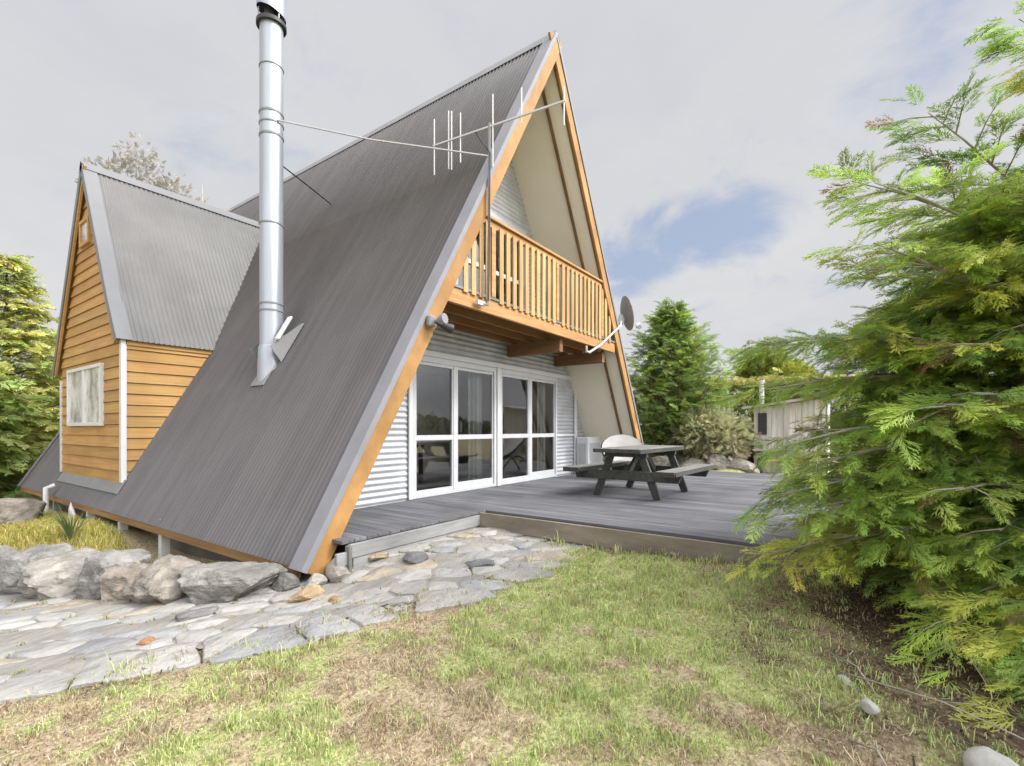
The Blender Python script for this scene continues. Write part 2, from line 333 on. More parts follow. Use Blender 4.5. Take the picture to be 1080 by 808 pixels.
# ------------------------------------------------------------------ flagstone path
def voronoi_cell(s, others, P0):
    poly = P0
    for o in others:
        mid = (s + o) / 2; nrm = o - s; out = []
        for k in range(len(poly)):
            a = poly[k]; b2 = poly[(k + 1) % len(poly)]; da = (a - mid) @ nrm; db = (b2 - mid) @ nrm
            if da <= 0: out.append(a)
            if (da < 0) != (db < 0): out.append(a + (b2 - a) * (da / (da - db)))
        poly = out
        if len(poly) < 3: return None
    return poly
seeds = []; JOINT = []
ang = R(-32); Ro = np.array([[math.cos(ang), math.sin(ang)], [-math.sin(ang), math.cos(ang)]]); AN = np.array([1.0, 1.45])
for _ in range(60000):
    q = np.array([rng.uniform(-10.5, -2.1), rng.uniform(-1.6, 6.4)])
    if not inpoly(q[0], q[1], PATH): continue
    if dist_poly(q[0], q[1], PATH) < .05: continue
    t = (Ro @ q) * AN; md = rng.uniform(.20, .58)
    if all(np.hypot(*(t - u)) > md for u in seeds): seeds.append(t)
S = np.array(seeds); mb = MB(); iR = Ro.T
for k, s in enumerate(S):
    d = np.hypot(*(S - s).T); idx = np.argsort(d)[1:16]
    cell = voronoi_cell(s, S[idx], [s + np.array(t) for t in ((-.45, -.45), (.45, -.45), (.45, .45), (-.45, .45))])
    if not cell: continue
    W2 = [iR @ (c / AN) for c in cell]; cen = iR @ (s / AN)
    pts = []
    for a_i in range(len(W2)):                       # shrink for the joint, chip the corners, wobble the edges
        a = W2[a_i]; b2 = W2[(a_i + 1) % len(W2)]
        le = np.hypot(*(b2 - a))
        if le < .03: continue
        for t in np.linspace(.07, .93, max(2, int(le / .055))):
            q = a + (b2 - a) * t; dv = q - cen; dl = np.hypot(*dv)
            q = cen + dv * (1 - (.005 + rng.uniform(0, .013)) / max(dl, .05)); pts.append(q)
    if len(pts) < 4: continue
    tilt = rng.normal(0, .022, 2); h = rng.uniform(.012, .034)
    g = rng.uniform(.88, 1.10); kind = rng.random()
    col = (g, g * .985, g * .96) if kind < .62 else ((g * .84, g * .86, g * .89) if kind < .78 else (g * 1.02, g * .90, g * .74) if kind < .90 else (g * .9, g * .88, g * .86))
    JOINT += [(q[0] + (q[0] - cen[0]) * .03, q[1] + (q[1] - cen[1]) * .03) for q in pts if rng.random() < .05]
    n = len(pts); top = []; mid = []; bot = []
    for q in pts:
        z = float(gz0(*cen)) + .6 * float(gz0(*q) - gz0(*cen)) + h + float((q - cen) @ tilt)
        mid.append((q[0], q[1], z - .012)); bot.append((q[0], q[1], z - .14))
        q2 = cen + (q - cen) * (1 - .016 / max(np.hypot(*(q - cen)), .05)); top.append((q2[0], q2[1], z))
    cz = float(gz0(*cen)) + h
    vs = top + mid + bot + [(cen[0], cen[1], cz + .004)]
    fs = [(i2, (i2 + 1) % n, 3 * n) for i2 in range(n)] + [(n + i2, n + (i2 + 1) % n, (i2 + 1) % n, i2) for i2 in range(n)] + [(2 * n + i2, 2 * n + (i2 + 1) % n, n + (i2 + 1) % n, n + i2) for i2 in range(n)]
    mb.add(vs, fs, col)
# mortar bed under the stones
gx2 = np.arange(-10.6, -2.0, .08); gy2 = np.arange(-1.7, 6.5, .08)
X2, Y2 = np.meshgrid(gx2, gy2); ok = inpoly(X2, Y2, PATH); 
for a in range(len(gy2)):
    for b_ in range(len(gx2)):
        if ok[a, b_]:
            x, y = gx2[b_], gy2[a]; q = [(x - .04, y - .04), (x + .04, y - .04), (x + .04, y + .04), (x - .04, y + .04)]
            mb.add([(p_[0], p_[1], float(gz0(*p_)) + .016 + .012 * math.sin(9 * p_[0] + 7 * p_[1])) for p_ in q], [(0, 1, 2, 3)], (.74, .71, .66))
tag(mb.build('path', M['flag'], smooth=40), kind='structure')

# ------------------------------------------------------------------ rocks
def rock(name, loc, dim, seed, col, label, cat, group=None, rz=0, cuts=9, mat_='rock', rough=.06, sub=4):
    import bmesh
    bm = bmesh.new(); bmesh.ops.create_icosphere(bm, subdivisions=sub, radius=1)
    r = np.random.default_rng(seed); P = np.array([v.co[:] for v in bm.verts])
    for _ in range(cuts):
        n = r.normal(0, 1, 3); n[2] = n[2] * .8 + .1; n /= np.linalg.norm(n); d = r.uniform(.50, .80)
        ex = np.maximum(P @ n - d, 0); P = P - ex[:, None] * n * .93
    for k, v in enumerate(bm.verts):
        q = Vector(P[k]); s = Vector((seed * 3.1, seed * 1.7, 0))
        dd = (mnoise.fractal(q * 1.9 + s, 1, 2, 4) * .9 + mnoise.fractal(q * 5 + s, 1, 2, 4) * .5) * rough
        v.co = q + q.normalized() * dd; v.co.x *= dim[0]; v.co.y *= dim[1]; v.co.z *= dim[2]
    me = bpy.data.meshes.new(name); bm.to_mesh(me); bm.free()
    at = me.color_attributes.new('Col', 'FLOAT_COLOR', 'POINT'); at.data.foreach_set('color', np.tile(np.array(list(col) + [1], np.float32), len(me.vertices)))
    o = link(name, me, M[mat_], smooth=24); o.location = loc; o.rotation_euler = (0, 0, rz)
    return tag(o, label, cat, group)
BG = 'boulders edging the stone path'
for (x, y, dx, dy, dz, rz, sd, col, lab) in [
    (-6.35, 4.25, .42, .36, .30, .4, 1, (1.0, .98, .95), 'grey boulder at the left end of the boulder row, cut by the photo edge'),
    (-5.98, 3.35, .44, .40, .33, .9, 2, (1.05, 1.03, 1.0), 'broad pale boulder with a flat sloping top, second from the left end of the row'),
    (-5.82, 2.78, .44, .37, .33, 2.1, 3, (.82, .83, .85), 'dark grey pointed boulder next to the broad pale boulder'),
    (-5.60, 2.20, .50, .38, .31, .3, 4, (1.15, 1.12, 1.07), 'large light grey boulder below the grass tufts, with a brown stained lower face'),
    (-5.42, 1.66, .40, .34, .29, 1.2, 5, (.88, .89, .9), 'blue-grey boulder with a pale vein, just below the flax plant'),
    (-5.36, 1.26, .30, .28, .26, 2.8, 6, (1.1, 1.0, .9), 'small tan-streaked boulder wedged between two larger ones in the row'),
    (-5.20, .90, .42, .36, .27, .2, 7, (1.0, .93, .86), 'big brownish boulder with a dark left face in front of the foundation wall'),
    (-4.95, .44, .43, .33, .25, -.5, 8, (.90, .91, .89), 'speckled grey boulder with a flat slanting top at the right end of the row')]:
    rock('boulder', (x, y, float(gz0(x, y)) + dz * .42), (dx * 1.1, dy * 1.08, dz * 1.1), sd, col, lab, 'boulder', BG, rz, cuts=15, rough=.10, sub=5)
rock('boulder', (-5.35, 7.35, -.50), (.75, .55, .42), 12, (.85, .80, .74), 'big weathered grey rock mound at the far left below the roof end', 'boulder', None, .2)
rock('boulder', (-5.75, 5.9, -.62), (.5, .4, .22), 13, (.8, .74, .68), 'low brownish rock half sunk in the bed in front of the rock mound', 'boulder', None, 1.2)
for (x, y, dx, dy, dz, rz, sd, col, lab) in [
    (-4.46, -.10, .13, .10, .09, .2, 21, (1.4, 1.38, 1.35), 'small white stone at the foot of the grey roof flashing'),
    (-4.18, -.12, .21, .15, .13, .8, 22, (1.2, 1.15, 1.1), 'rounded pale stone beside the foot of the orange barge board'),
    (-4.66, -.32, .17, .10, .08, .1, 23, (1.45, 1.10, .72), 'long orange-tan stone lying before the white stone'),
    (-3.84, -.12, .19, .14, .10, 1.7, 24, (1.35, 1.12, .84), 'tan flat-topped stone against the grey deck face'),
    (-4.62, .10, .13, .12, .11, 2.2, 25, (.6, .6, .6), 'dark grey stone in the shade below the roof corner'),
    (-3.66, -.56, .16, .12, .07, .4, 26, (.62, .66, .72), 'dark blue-grey stone rising from the path near the deck'),
    (-3.35, -1.12, .21, .14, .06, -.5, 27, (.62, .68, .76), 'slate-blue stone at the grass side of the path'),
    (-5.75, -.18, .07, .055, .06, .6, 28, (1.3, .75, .42), 'small rust-orange stone on the path edge'),
    (-5.33, .10, .22, .12, .06, .1, 29, (.75, .77, .8), 'flat grey stone lying on the path below the right-end boulder'),
    (-4.62, -.62, .05, .045, .05, .9, 31, (1.3, .85, .5), 'little rusty chip of stone standing on the path'),
    (-2.22, -2.62, .05, .035, .03, .3, 32, (1.7, 1.7, 1.68), 'white pebble at the foot of the deck edge')]:
    rock('stone', (x, y, float(gz0(x, y)) + dz * .45), (dx, dy, dz), sd, col, lab, 'stone', None, rz, 9, rough=.07, sub=3)
rock('stone', (-4.27, -4.12, -.20), (.045, .038, .030), 33, (1.25, 1.22, 1.1), 'small round pale stone on the brown soil under the conifer', 'stone', None, 0, 2, 'concrete', .03, 3)
rock('stone', (-4.46, -4.50, -.235), (.105, .095, .075), 34, (1, 1, 1), 'smooth round grey stone at the bottom right corner by the conifer', 'stone', None, .4, 2, 'concrete', .03)
rock('stone', (-4.02, -4.02, -.225), (.06, .03, .02), 35, (.8, .8, .8), 'flat grey chip of stone lying in the thin grass before the conifer', 'stone', None, .4, 4, 'concrete', .03, 3)
rock('stone', (-5.12, -1.12, -.36), (.07, .04, .03), 36, (1.3, 1.3, 1.3), 'loose white chip of stone on the grass beside the path', 'stone', None, .4, 5, 'rock', .05, 3)
for (x, y, dx, dz, sd, lab) in [(5.95, .25, .42, .24, 41, 'low pale rock behind the picnic table, nearest the house'), (6.0, -.55, .40, .22, 42, 'long grey rock lying behind the end of the picnic bench'), (6.05, -1.15, .34, .30, 43, 'pointed pale rock at the deck edge below the reddish shrub'), (6.1, -1.75, .45, .24, 44, 'flat whitish rock at the deck edge left of the shed post'), (6.7, -.2, .42, .34, 45, 'grey rock behind the low pale rock at the foot of the dense conifer')]:
    rock('rock', (x, y, .10), (dx, dx * 1.1, dz + .02), sd, (1.1, 1.06, 1.0), lab, 'rock', 'rocks along the far edge of the deck', sd, 9, rough=.08, sub=3)

# ------------------------------------------------------------------ the house
W, H, E, LEN, OV, WH = 4.5257, 7.637, -.2257, 11.2129, 1.3114, .2428
SL = (H - E) / W; SLEN = math.hypot(W, H - E); CA, SA = W / SLEN, (H - E) / SLEN
PT = WH * SA                                                      # roof build-up thickness
def sp_(side, y, t, off): return (side * (t * CA + off * SA), y, H - t * SA + off * CA)
def slope_box(mb, side, y0, y1, t0, t1, o0, o1, col=None):
    p = [sp_(side, y, t, o) for o in (o0, o1) for (y, t) in ((y0, t0), (y1, t0), (y1, t1), (y0, t1))]
    mb.hexa(p, col)
def hw(z, extra=0): return (H - z) / SL - WH - extra
house = empty('a_frame_house', (0, 0, 0), 'tall A-frame house with dark corrugated roof, orange barge boards and a balcony', 'house')

def corr_profile(n, pitch, amp):           # positions across the ribs
    k = np.arange(int(n / pitch * 8) + 1) / 8.0
    return k * pitch, amp * np.cos(2 * np.pi * k)
for side in (-1, 1):
    a, d = corr_profile(LEN - .30, .076, .0165); a = a + .15; n = len(a)
    ts = [0.02, SLEN * .36, SLEN * .36 + .001, SLEN - .01]; V = []
    for j, t in enumerate(ts):
        lift = -.014 if j < 2 else -.0175                           # the sheets lap
        for q, dd in zip(a, d): V.append(sp_(side, q, t, dd + lift))
    i = np.arange(n * 4).reshape(4, n)
    F = np.concatenate([np.stack([i[k, :-1], i[k, 1:], i[k + 1, 1:], i[k + 1, :-1]], -1).reshape(-1, 4) for k in range(3)])
    if side == -1: F = F[:, ::-1]
    o = np_obj('roof_slope', V, F, M['roof'], house, smooth=True)
    if side == -1: rs = o
mb = MB()
for side in (-1, 1): slope_box(mb, side, -.03, LEN + .02, -.005, .20, .004, .012)
mb.build('ridge_cap', M['ridge'], house)
for side in (-1, 1):
    mb = MB(); dy = .004 * side; slope_box(mb, side, -.025 + dy, .185, .02, SLEN + .012, .0, .013); slope_box(mb, side, -.030 + dy, -.0165 + dy, .02, SLEN + .012, -.05, .011)
    mb.build('barge_flashing', M['flash'], house, bevel=.003)
    mb = MB(); slope_box(mb, side, LEN - .14, LEN + .012, .02, SLEN + .012, .0, .012 + .001 * side); mb.build('barge_flashing', M['flash'], house)
    for (ya, yb2, o1) in ((-.010 + .004 * side, .035, -.052), (LEN - .05, LEN - .004 + .003 * side, -.02)):
        mb = MB(); slope_box(mb, side, ya, yb2, .02, SLEN + .003, -PT - .03, o1); mb.build('barge_board', M['barge'], house, bevel=.004)
    mb = MB(); slope_box(mb, side, .036, LEN - .051, .24, SLEN, -PT - .001, -PT + .02); mb.build('soffit', M['soffit'], house)
    mb = MB(); slope_box(mb, side, .33, .375, .30, SLEN - .05, -PT - .045, -PT - .002); slope_box(mb, side, .038, .07, .28, SLEN - .05, -PT - .026, -PT - .002)
    mb.build('soffit_batten', M['trim_dark'], house)
    mb = MB(); slope_box(mb, side, .04, LEN - .06, SLEN - .05, SLEN - .015, -PT + .02, -.03); mb.box(*sorted((side * (W - .07), side * (W - .03))), .12, LEN - .06, E - .10, E - .005); mb.build('eave_board', M['eave'], house)

# gable wall of silver corrugated iron laid sideways, with its openings
mb = MB(); dz = .085 / 8
def wall_patch(z0, z1, xl, xr):
    nr = max(1, int(round((z1 - z0) / dz))); vs = []; fs = []
    for k in range(nr + 1):
        z = z0 + (z1 - z0) * k / nr; y = OV + .010 * math.cos(2 * math.pi * z / .085)
        vs += [(xl(z), y, z), (xr(z), y, z)]
    for k in range(nr): fs.append((2 * k, 2 * k + 1, 2 * k + 3, 2 * k + 2))
    mb.add(vs, fs)
lo = lambda z: -hw(z); hi = lambda z: hw(z)
c = lambda v: (lambda z: v)
wall_patch(-.15, 2.14, lo, c(-1.97)); wall_patch(-.15, 2.14, c(2.24), hi); wall_patch(-.15, 2.14, c(.04), c(.20))
wall_patch(2.14, 2.90, lo, hi); wall_patch(2.90, 4.93, lo, c(-1.04)); wall_patch(2.90, 4.93, c(1.04), hi); wall_patch(4.93, 7.05, lo, hi)
mb.build('gable_wall', M['galv'], house, smooth=True)
mb = MB(); yb = LEN - .4
mb.add([(-hw(-.4), yb, -.4), (hw(-.4), yb, -.4), (0, yb, H - WH * SL), (-hw(-.4), yb + .1, -.4), (hw(-.4), yb + .1, -.4), (0, yb + .1, H - WH * SL)], [(0, 1, 2), (5, 4, 3), (0, 3, 4, 1), (1, 4, 5, 2), (2, 5, 3, 0)])
mb.build('rear_wall', M['weather'], house)
mb = MB(); mb.box(-4.16, -4.0, .35, LEN - .5, -1.3, -.10); mb.box(4.0, 4.12, .35, LEN - .5, -.75, -.10); mb.box(-4.0, 4.0, OV + .02, OV + .12, -.75, -.155)
mb.build('foundation_wall', M['found'], house)
for y in (8.6, 6.5, 4.95, 3.4):
    mb = MB(); mb.box(-4.46, -4.36, y - .05, y + .05, -.9, -.14); mb.build('foundation_post', M['white'] if y < 7 else M['deck_face'], house)
mb = MB(); mb.tube([(-4.5, 8.28, -.02), (-4.62, 8.30, -.06), (-4.62, 8.30, -.5)], .045, 10); mb.build('downpipe', M['white'], house, smooth=60)
mb = MB(); mb.tube([(-4.42, 7.35, -.16), (-4.50, 7.2, -.35), (-4.55, 6.75, -.55)], .04, 8); mb.build('waste_pipe', M['white'], house, smooth=60)
# rooms behind the glass
mb = MB(); mb.box(-hw(.0) + .05, hw(0) - .05, OV + .15, 7.2, -.12, .0); mb.build('room_floor', M['room_floor'], house)
mb = MB(); mb.box(-hw(2.5), hw(2.5), OV + .06, yb - .01, 2.42, 2.52); mb.build('ceiling', M['room'], house)
mb = MB(); mb.hexa([(-hw(0), 4.6, 0), (hw(0), 4.6, 0), (hw(0), 4.7, 0), (-hw(0), 4.7, 0), (-hw(2.42), 4.6, 2.42), (hw(2.42), 4.6, 2.42), (hw(2.42), 4.7, 2.42), (-hw(2.42), 4.7, 2.42)]); mb.hexa([(-hw(2.6), 5.2, 2.53), (hw(2.6), 5.2, 2.53), (hw(2.6), 5.3, 2.53), (-hw(2.6), 5.3, 2.53), (-hw(6.9), 5.2, 6.9), (hw(6.9), 5.2, 6.9), (hw(6.9), 5.3, 6.9), (-hw(6.9), 5.3, 6.9)]); mb.build('partition', M['room_wall'], house)
def curtain(x0, x1, z0, z1, y):
    vs = []; fs = []; n = int((x1 - x0) / .012)
    for k in range(n + 1):
        x = x0 + (x1 - x0) * k / n; yy = y + .03 * math.sin(k * .55) + .012 * math.sin(k * 1.3 + 1)
        vs += [(x, yy, z0), (x, yy, z1)]
    for k in range(n): fs.append((2 * k, 2 * k + 2, 2 * k + 3, 2 * k + 1))
    mb = MB(); mb.add(vs, fs); mb.build('curtain', M['curtain'], house, smooth=True)
curtain(-.42, -.06, .03, 2.3, OV + .22); curtain(-1.62, -1.38, .95, 2.1, OV + 2.4); curtain(1.86, 2.2, .03, 2.3, OV + .22)
curtain(.75, 1.02, 2.95, 4.9, OV + .2); curtain(-1.02, -.75, 2.95, 4.9, OV + .2)
mb = MB(); mb.box(-1.75, -.35, 2.7, 3.5, .70, .74)
for a in (-1.7, -.4):
    for b_ in (2.75, 3.45): mb.box(a - .03, a + .03, b_ - .03, b_ + .03, .0, .70)
mb.build('desk', M['trim_dark'], house)

def sliding_door(x0, x1, xm, z0, z1, zt, name='sliding_door', low=.06):
    f = MB(); y0, y1 = OV - .035, OV + .05; b_ = .065
    f.box(x0, x0 + b_, y0, y1, z0, z1); f.box(x1 - b_, x1, y0, y1, z0, z1)
    f.box(x0 + b_, x1 - b_, y0, y1, z1 - .09, z1); f.box(x0 + b_, x1 - b_, y0, y1, z0, z0 + .05)
    f.box(xm - .055, xm + .055, y0 + .008, y1 - .004, z0 + .05, z1 - .09)
    px = [(x0 + b_, xm - .055, 0), (xm + .055, x1 - b_, .012)]
    for (a, c_, dy) in px:                                          # leaf rails and stiles
        f.box(a, c_, y0 + .014 + dy, y1 - .012, zt - .04, zt + .04); f.box(a, c_, y0 + .014 + dy, y1 - .012, z0 + .05, z0 + .05 + low + (.05 if dy else 0))
        f.box(a, c_, y0 + .014 + dy, y1 - .012, z1 - .14, z1 - .09)
        f.box(a, a + .025, y0 + .018 + dy, y1 - .014, z0 + .1, z1 - .14); f.box(c_ - .025, c_, y0 + .018 + dy, y1 - .014, z0 + .1, z1 - .14)
    fo = f.build(name, M['alu'], house, bevel=.004)
    for (a, c_, dy) in px:
        for (u, v) in ((z0 + .1 + low, zt - .04), (zt + .04, z1 - .14)):
            p = MB(); p.add([(a + .02, OV + .012, u - .02), (c_ - .02, OV + .012, u - .02), (c_ - .02, OV + .012, v + .02), (a + .02, OV + .012, v + .02)], [(0, 1, 2, 3)]); p.build('pane', M['glass'], fo)
    h = MB(); h.box(xm + .075, xm + .10, y0 - .03, y0 + .012, zt + .08, zt + .26); h.build('handle', M['dark'], fo)
    return fo
sliding_door(-1.98, .06, -1.03, 0.005, 2.16, .91)
sliding_door(.18, 2.26, 1.21, 0.005, 2.16, .91)
sliding_door(-1.05, 1.05, 0, 2.905, 4.95, 3.9, 'balcony_door')
mb = MB(); mb.box(-2.06, 3.16, OV - .045, OV - .012, 2.163, 2.25); mb.box(3.06, 3.16, OV - .05, OV - .012, .005, 2.16); mb.box(.07, .17, OV - .055, OV - .012, .005, 2.16); mb.box(-2.06, -1.985, OV - .045, OV - .012, .005, 2.16)
mb.box(2.262, 3.058, OV - .04, OV - .012, .88, .93)
mb.build('door_trim', M['white'], house, bevel=.004)

# balcony
ZB = 2.86
mb = MB()
for k in range(9):
    y0 = .02 + k * .143; z_ = ZB + .0
    mb.box(-hw(z_, .005), hw(z_, .005), y0, min(y0 + .138, OV - .015), z_ - .032, z_)
bal = mb.build('balcony', M['table_top'], house)
mb = MB(); mb.box(-hw(2.68, .02), hw(2.82, .02), .04, .095, 2.63, 2.826); mb.build('balcony_fascia', M['rail'], bal, bevel=.004)
for y in (.42, .78, 1.14):
    mb = MB(); mb.box(-hw(2.7, .03), hw(2.82, .03), y, y + .05, 2.63, 2.826); mb.build('joist', M['joist'], bal)
for x in (.42, 2.16):
    mb = MB(); mb.box(x, x + .11, .16, OV - .02, 2.40, 2.629); mb.build('beam', M['beam'], bal, bevel=.006)
mb = MB(); mb.box(-1.88, 1.90, .005, .115, 3.925, 3.965); mb.box(-1.90, 1.92, .045, .085, 3.83, 3.92); mb.build('handrail', M['rail'], bal, bevel=.005)
for x in (-1.64, .13, 1.90):
    mb = MB(); mb.box(x - .045, x + .045, .03, .12, 2.87, min(3.83, H - (abs(x) + .045 + WH) * SL - .01)); mb.build('post', M['rail'], bal, bevel=.004)
xs = [-2.42, -2.25, -2.09, -1.93, -1.79] + list(np.linspace(-1.48, -.02, 10)) + list(np.linspace(.29, 1.75, 10)) + [2.02, 2.2]
for x in xs:
    zt = min(3.86, H - (abs(x) + .03 + WH) * SL - .01)
    if zt < 2.95: continue
    g = random.uniform(.82, 1.12); mb = MB(); mb.box(x - .044, x + .044, .012, .034, 2.80, zt, (g, g * random.uniform(.94, 1.02), g * random.uniform(.85, 1.05)))
    mb.build('baluster', M['pine'], bal, bevel=.002)

# dormer
DX, YC, DZ, DS = -4.27, 7.15, 5.78, 1.885
def dhw(z): return min(1.70, (DZ - z) / DS - .07)
def board_wall(mb, z0, z1, n, fn):          # fn(z) -> (p_start, p_end, outward normal)
    h = (z1 - z0) / n
    for k in range(n):
        za = z0 + k * h; zb = za + h; g = random.uniform(.86, 1.10); col = (g, g * random.uniform(.96, 1.03), g * random.uniform(.9, 1.05))
        a0, a1, nr = fn(za); b0, b1, _ = fn(zb - .006)
        nr = Vector(nr); a0, a1, b0, b1 = map(Vector, (a0, a1, b0, b1))
        mb.add([a0 + nr * .030, a1 + nr * .030, b1 + nr * .006, b0 + nr * .006, a0 - nr * .02, a1 - nr * .02, b0 - nr * .02, b1 - nr * .02],
               [(0, 1, 2, 3), (4, 5, 1, 0), (0, 3, 6, 4), (1, 5, 7, 2)], col)
mb = MB()
board_wall(mb, .19, 5.60, 29, lambda z: ((DX, YC + dhw(z) - .03, z), (DX, YC - dhw(z) - .03, z), (-1, 0, 0)))
xr = lambda z: -(H - z) / SL + .10
board_wall(mb, .19, 2.50, 13, lambda z: ((DX, 5.42, z), (max(DX + .01, xr(z)), 5.42, z), (0, -1, 0)))
board_wall(mb, .19, 2.20, 11, lambda z: ((max(DX + .01, xr(z)), 8.82, z), (DX, 8.82, z), (0, 1, 0)))
dw = mb.build('dormer_wall', M['weather'], house)
for (ya, yb2, zt_) in ((5.375, 5.46, 2.47), (8.79, 8.865, 2.0)):
    mb = MB(); mb.box(DX - .042, DX + .03, ya, yb2, .20, zt_); mb.build('corner_trim', M['white'], dw)
mb = MB(); mb.box(DX + .02, xr(2.43) - .02, 5.375, 5.40, 2.38, 2.475); mb.build('eave_trim', M['weather'], dw)
# dormer roof: ribs run down each side
X0, X1 = -4.37, -1.05
V = []; Fq = []
for sgn, zlow in ((-1, 2.43), (1, 2.16)):
    a, d = corr_profile(X1 - (X0 + .17), .076, .009); a = a + X0 + .17
    nrm = np.array([0, sgn * DS, 1]) / math.hypot(DS, 1)
    base = len(V)
    for q, dd in zip(a, d):
        zr = max(zlow, H + SL * q - .12)
        for f_ in (0, .5, .85, 1):
            z = DZ - .02 + (zr - DZ + .02) * f_; y = YC + sgn * (DZ - z) / DS
            fl = .05 * max(0, f_ - .8) / .2 if sgn < 0 and zr == zlow else 0     # the sheet kicks out a little at the eave
            p = np.array([q, y, z]) + nrm * (dd + fl); V.append(tuple(p))
    for k in range(len(a) - 1):
        for j in range(3):
            t = (base + k * 4 + j, base + k * 4 + j + 1, base + k * 4 + j + 5, base + k * 4 + j + 4)
            Fq.append(t if sgn < 0 else t[::-1])
dr = np_obj('dormer_roof', V, np.array(Fq), M['dormer_roof'], house, smooth=True)
mb = MB()
for sgn, zlow in ((-1, 2.43), (1, 2.13)):
    nrm = Vector((0, sgn * DS, 1)).normalized()
    def dq(x, z, off, kick=0): 
        p = Vector((x, YC + sgn * (DZ - z) / DS, z)) + nrm * off; return p
    for (xa, xb, o0, o1) in ((X0 - .01, X0 + .19, .008, .015), (X0 - .018, X0 - .006, -.10, .013)):
        zs = [DZ, 3.15, zlow]; kk = [0, 0, .05 if sgn < 0 else 0]
        for j in range(2):
            mb.hexa([dq(xa, zs[j], o0 + kk[j]), dq(xb, zs[j], o0 + kk[j]), dq(xb, zs[j + 1], o0 + kk[j + 1]), dq(xa, zs[j + 1], o0 + kk[j + 1]),
                     dq(xa, zs[j], o1 + kk[j]), dq(xb, zs[j], o1 + kk[j]), dq(xb, zs[j + 1], o1 + kk[j + 1]), dq(xa, zs[j + 1], o1 + kk[j + 1])])
mb.build('barge_flashing', M['dormer_flash'], dr)
mb = MB()
for sgn in (-1, 1):
    nrm = Vector((0, sgn * DS, 1)).normalized()
    P8 = []
    for o_ in (.014, .022):
        for (x, z) in ((X0 - .02, DZ + .01), (X1, DZ + .01), (X1, DZ - .14), (X0 - .02, DZ - .14)):
            P8.append(Vector((x, YC + sgn * (DZ + .01 - z) / DS, z)) + nrm * o_)
    mb.hexa(P8)
mb.build('ridge_cap', M['dormer_flash'], dr)
mb = MB()
for sgn, zlow in ((-1, 2.47), (1, 2.15)):
    nrm = Vector((0, sgn * DS, 1)).normalized(); P8 = []
    for o_ in (-.16, -.012):
        for (x, z) in ((X0, DZ - .02), (X0 + .035, DZ - .02), (X0 + .035, zlow), (X0, zlow)):
            P8.append(Vector((x, YC + sgn * (DZ - z) / DS, z)) + nrm * o_)
    mb.hexa(P8)
    P8 = []
    for o_ in (-.03, -.018):
        for (x, z) in ((X0 + .04, DZ - .05), (DX + .05, DZ - .05), (DX + .05, zlow), (X0 + .04, zlow)):
            P8.append(Vector((x, YC + sgn * (DZ - z) / DS, z)) + nrm * o_)
    mb.hexa(P8)
mb.build('barge_board', M['weather'], dr)
mb = MB(); slope_box(mb, -1, 5.30, 8.70, (H - .24) / SA, (H - .03) / SA, .004, .012); mb.build('dormer_flashing', M['tray'], house)
def small_window(y0, y1, z0, z1, sashes, mname):
    f = MB(); x0, x1 = DX - .075, DX - .01; b_ = .06
    f.box(x0, x1, y0, y1, z0, z0 + b_); f.box(x0, x1, y0, y1, z1 - b_, z1); f.box(x0, x1, y0, y0 + b_, z0 + b_, z1 - b_); f.box(x0, x1, y1 - b_, y1, z0 + b_, z1 - b_)
    for k in range(1, sashes):
        y = y0 + (y1 - y0) * k / sashes; f.box(x0 + .006, x1, y - .045, y + .045, z0 + b_, z1 - b_)
    fo = f.build('dormer_window', M[mname], house, bevel=.004)
    for k in range(sashes):
        a = y0 + (y1 - y0) * k / sashes; c_ = y0 + (y1 - y0) * (k + 1) / sashes
        p = MB(); p.box(DX - .046, DX - .040, a + .03, c_ - .03, z0 + .03, z1 - .03); p.build('pane', M['net'], fo)
small_window(6.28, 8.24, 1.10, 2.16, 2, 'white'); small_window(6.93, 7.46, 4.33, 4.80, 1, 'weather')

# flue
cx, cy = -3.235, 2.90; rr = .158
mb = MB(); mb.lathe([(rr, 1.2), (rr, 6.93)], (cx, cy, 0), 32)
flue = mb.build('flue_pipe', M['flue'], house, smooth=True)
for z, h_ in ((5.63, .02), (5.30, .02), (5.475, .015), (4.02, .014), (2.86, .016), (2.76, .016), (6.3, .01)):
    mb = MB(); mb.lathe([(rr - .002, z - h_), (rr + .010, z - h_ * .7), (rr + .010, z + h_ * .7), (rr - .002, z + h_)], (cx, cy, 0), 32); mb.build('pipe_band', M['flash'], flue, smooth=40)
mb = MB(); mb.lathe([(rr, 1.2), (rr + .035, 1.2), (rr + .028, 1.95), (rr + .018, 2.22), (rr + .004, 2.26)], (cx, cy, 0), 32); mb.build('flue_boot', M['flue'], flue, smooth=50)
mb = MB()
mb.lathe([(rr - .03, 6.90), (rr + .045, 6.90), (rr + .045, 6.955), (rr - .03, 6.955)], (cx, cy, 0), 32); mb.lathe([(.001, 6.9), (.10, 6.9), (.10, 7.2), (.001, 7.2)], (cx, cy, 0), 24)
mb.build('cowl_ring', M['dark'], flue, smooth=40)
mb = MB(); n = 32; vs = []; fs = []
for k in range(n):
    t = 2 * math.pi * k / n; ca, sa = math.cos(t), math.sin(t)
    zl = 7.10 - .07 * (RT[0] * ca + RT[1] * sa)                    # hood with a slanting lower lip
    for (r_, z) in ((rr + .038, zl), (rr + .038, 7.36), (.10, 7.46), (.001, 7.48)): vs.append((cx + r_ * ca, cy + r_ * sa, z))
for k in range(n):
    for j in range(3): fs.append((k * 4 + j, ((k + 1) % n) * 4 + j, ((k + 1) % n) * 4 + j + 1, k * 4 + j + 1))
mb.add(vs, fs)
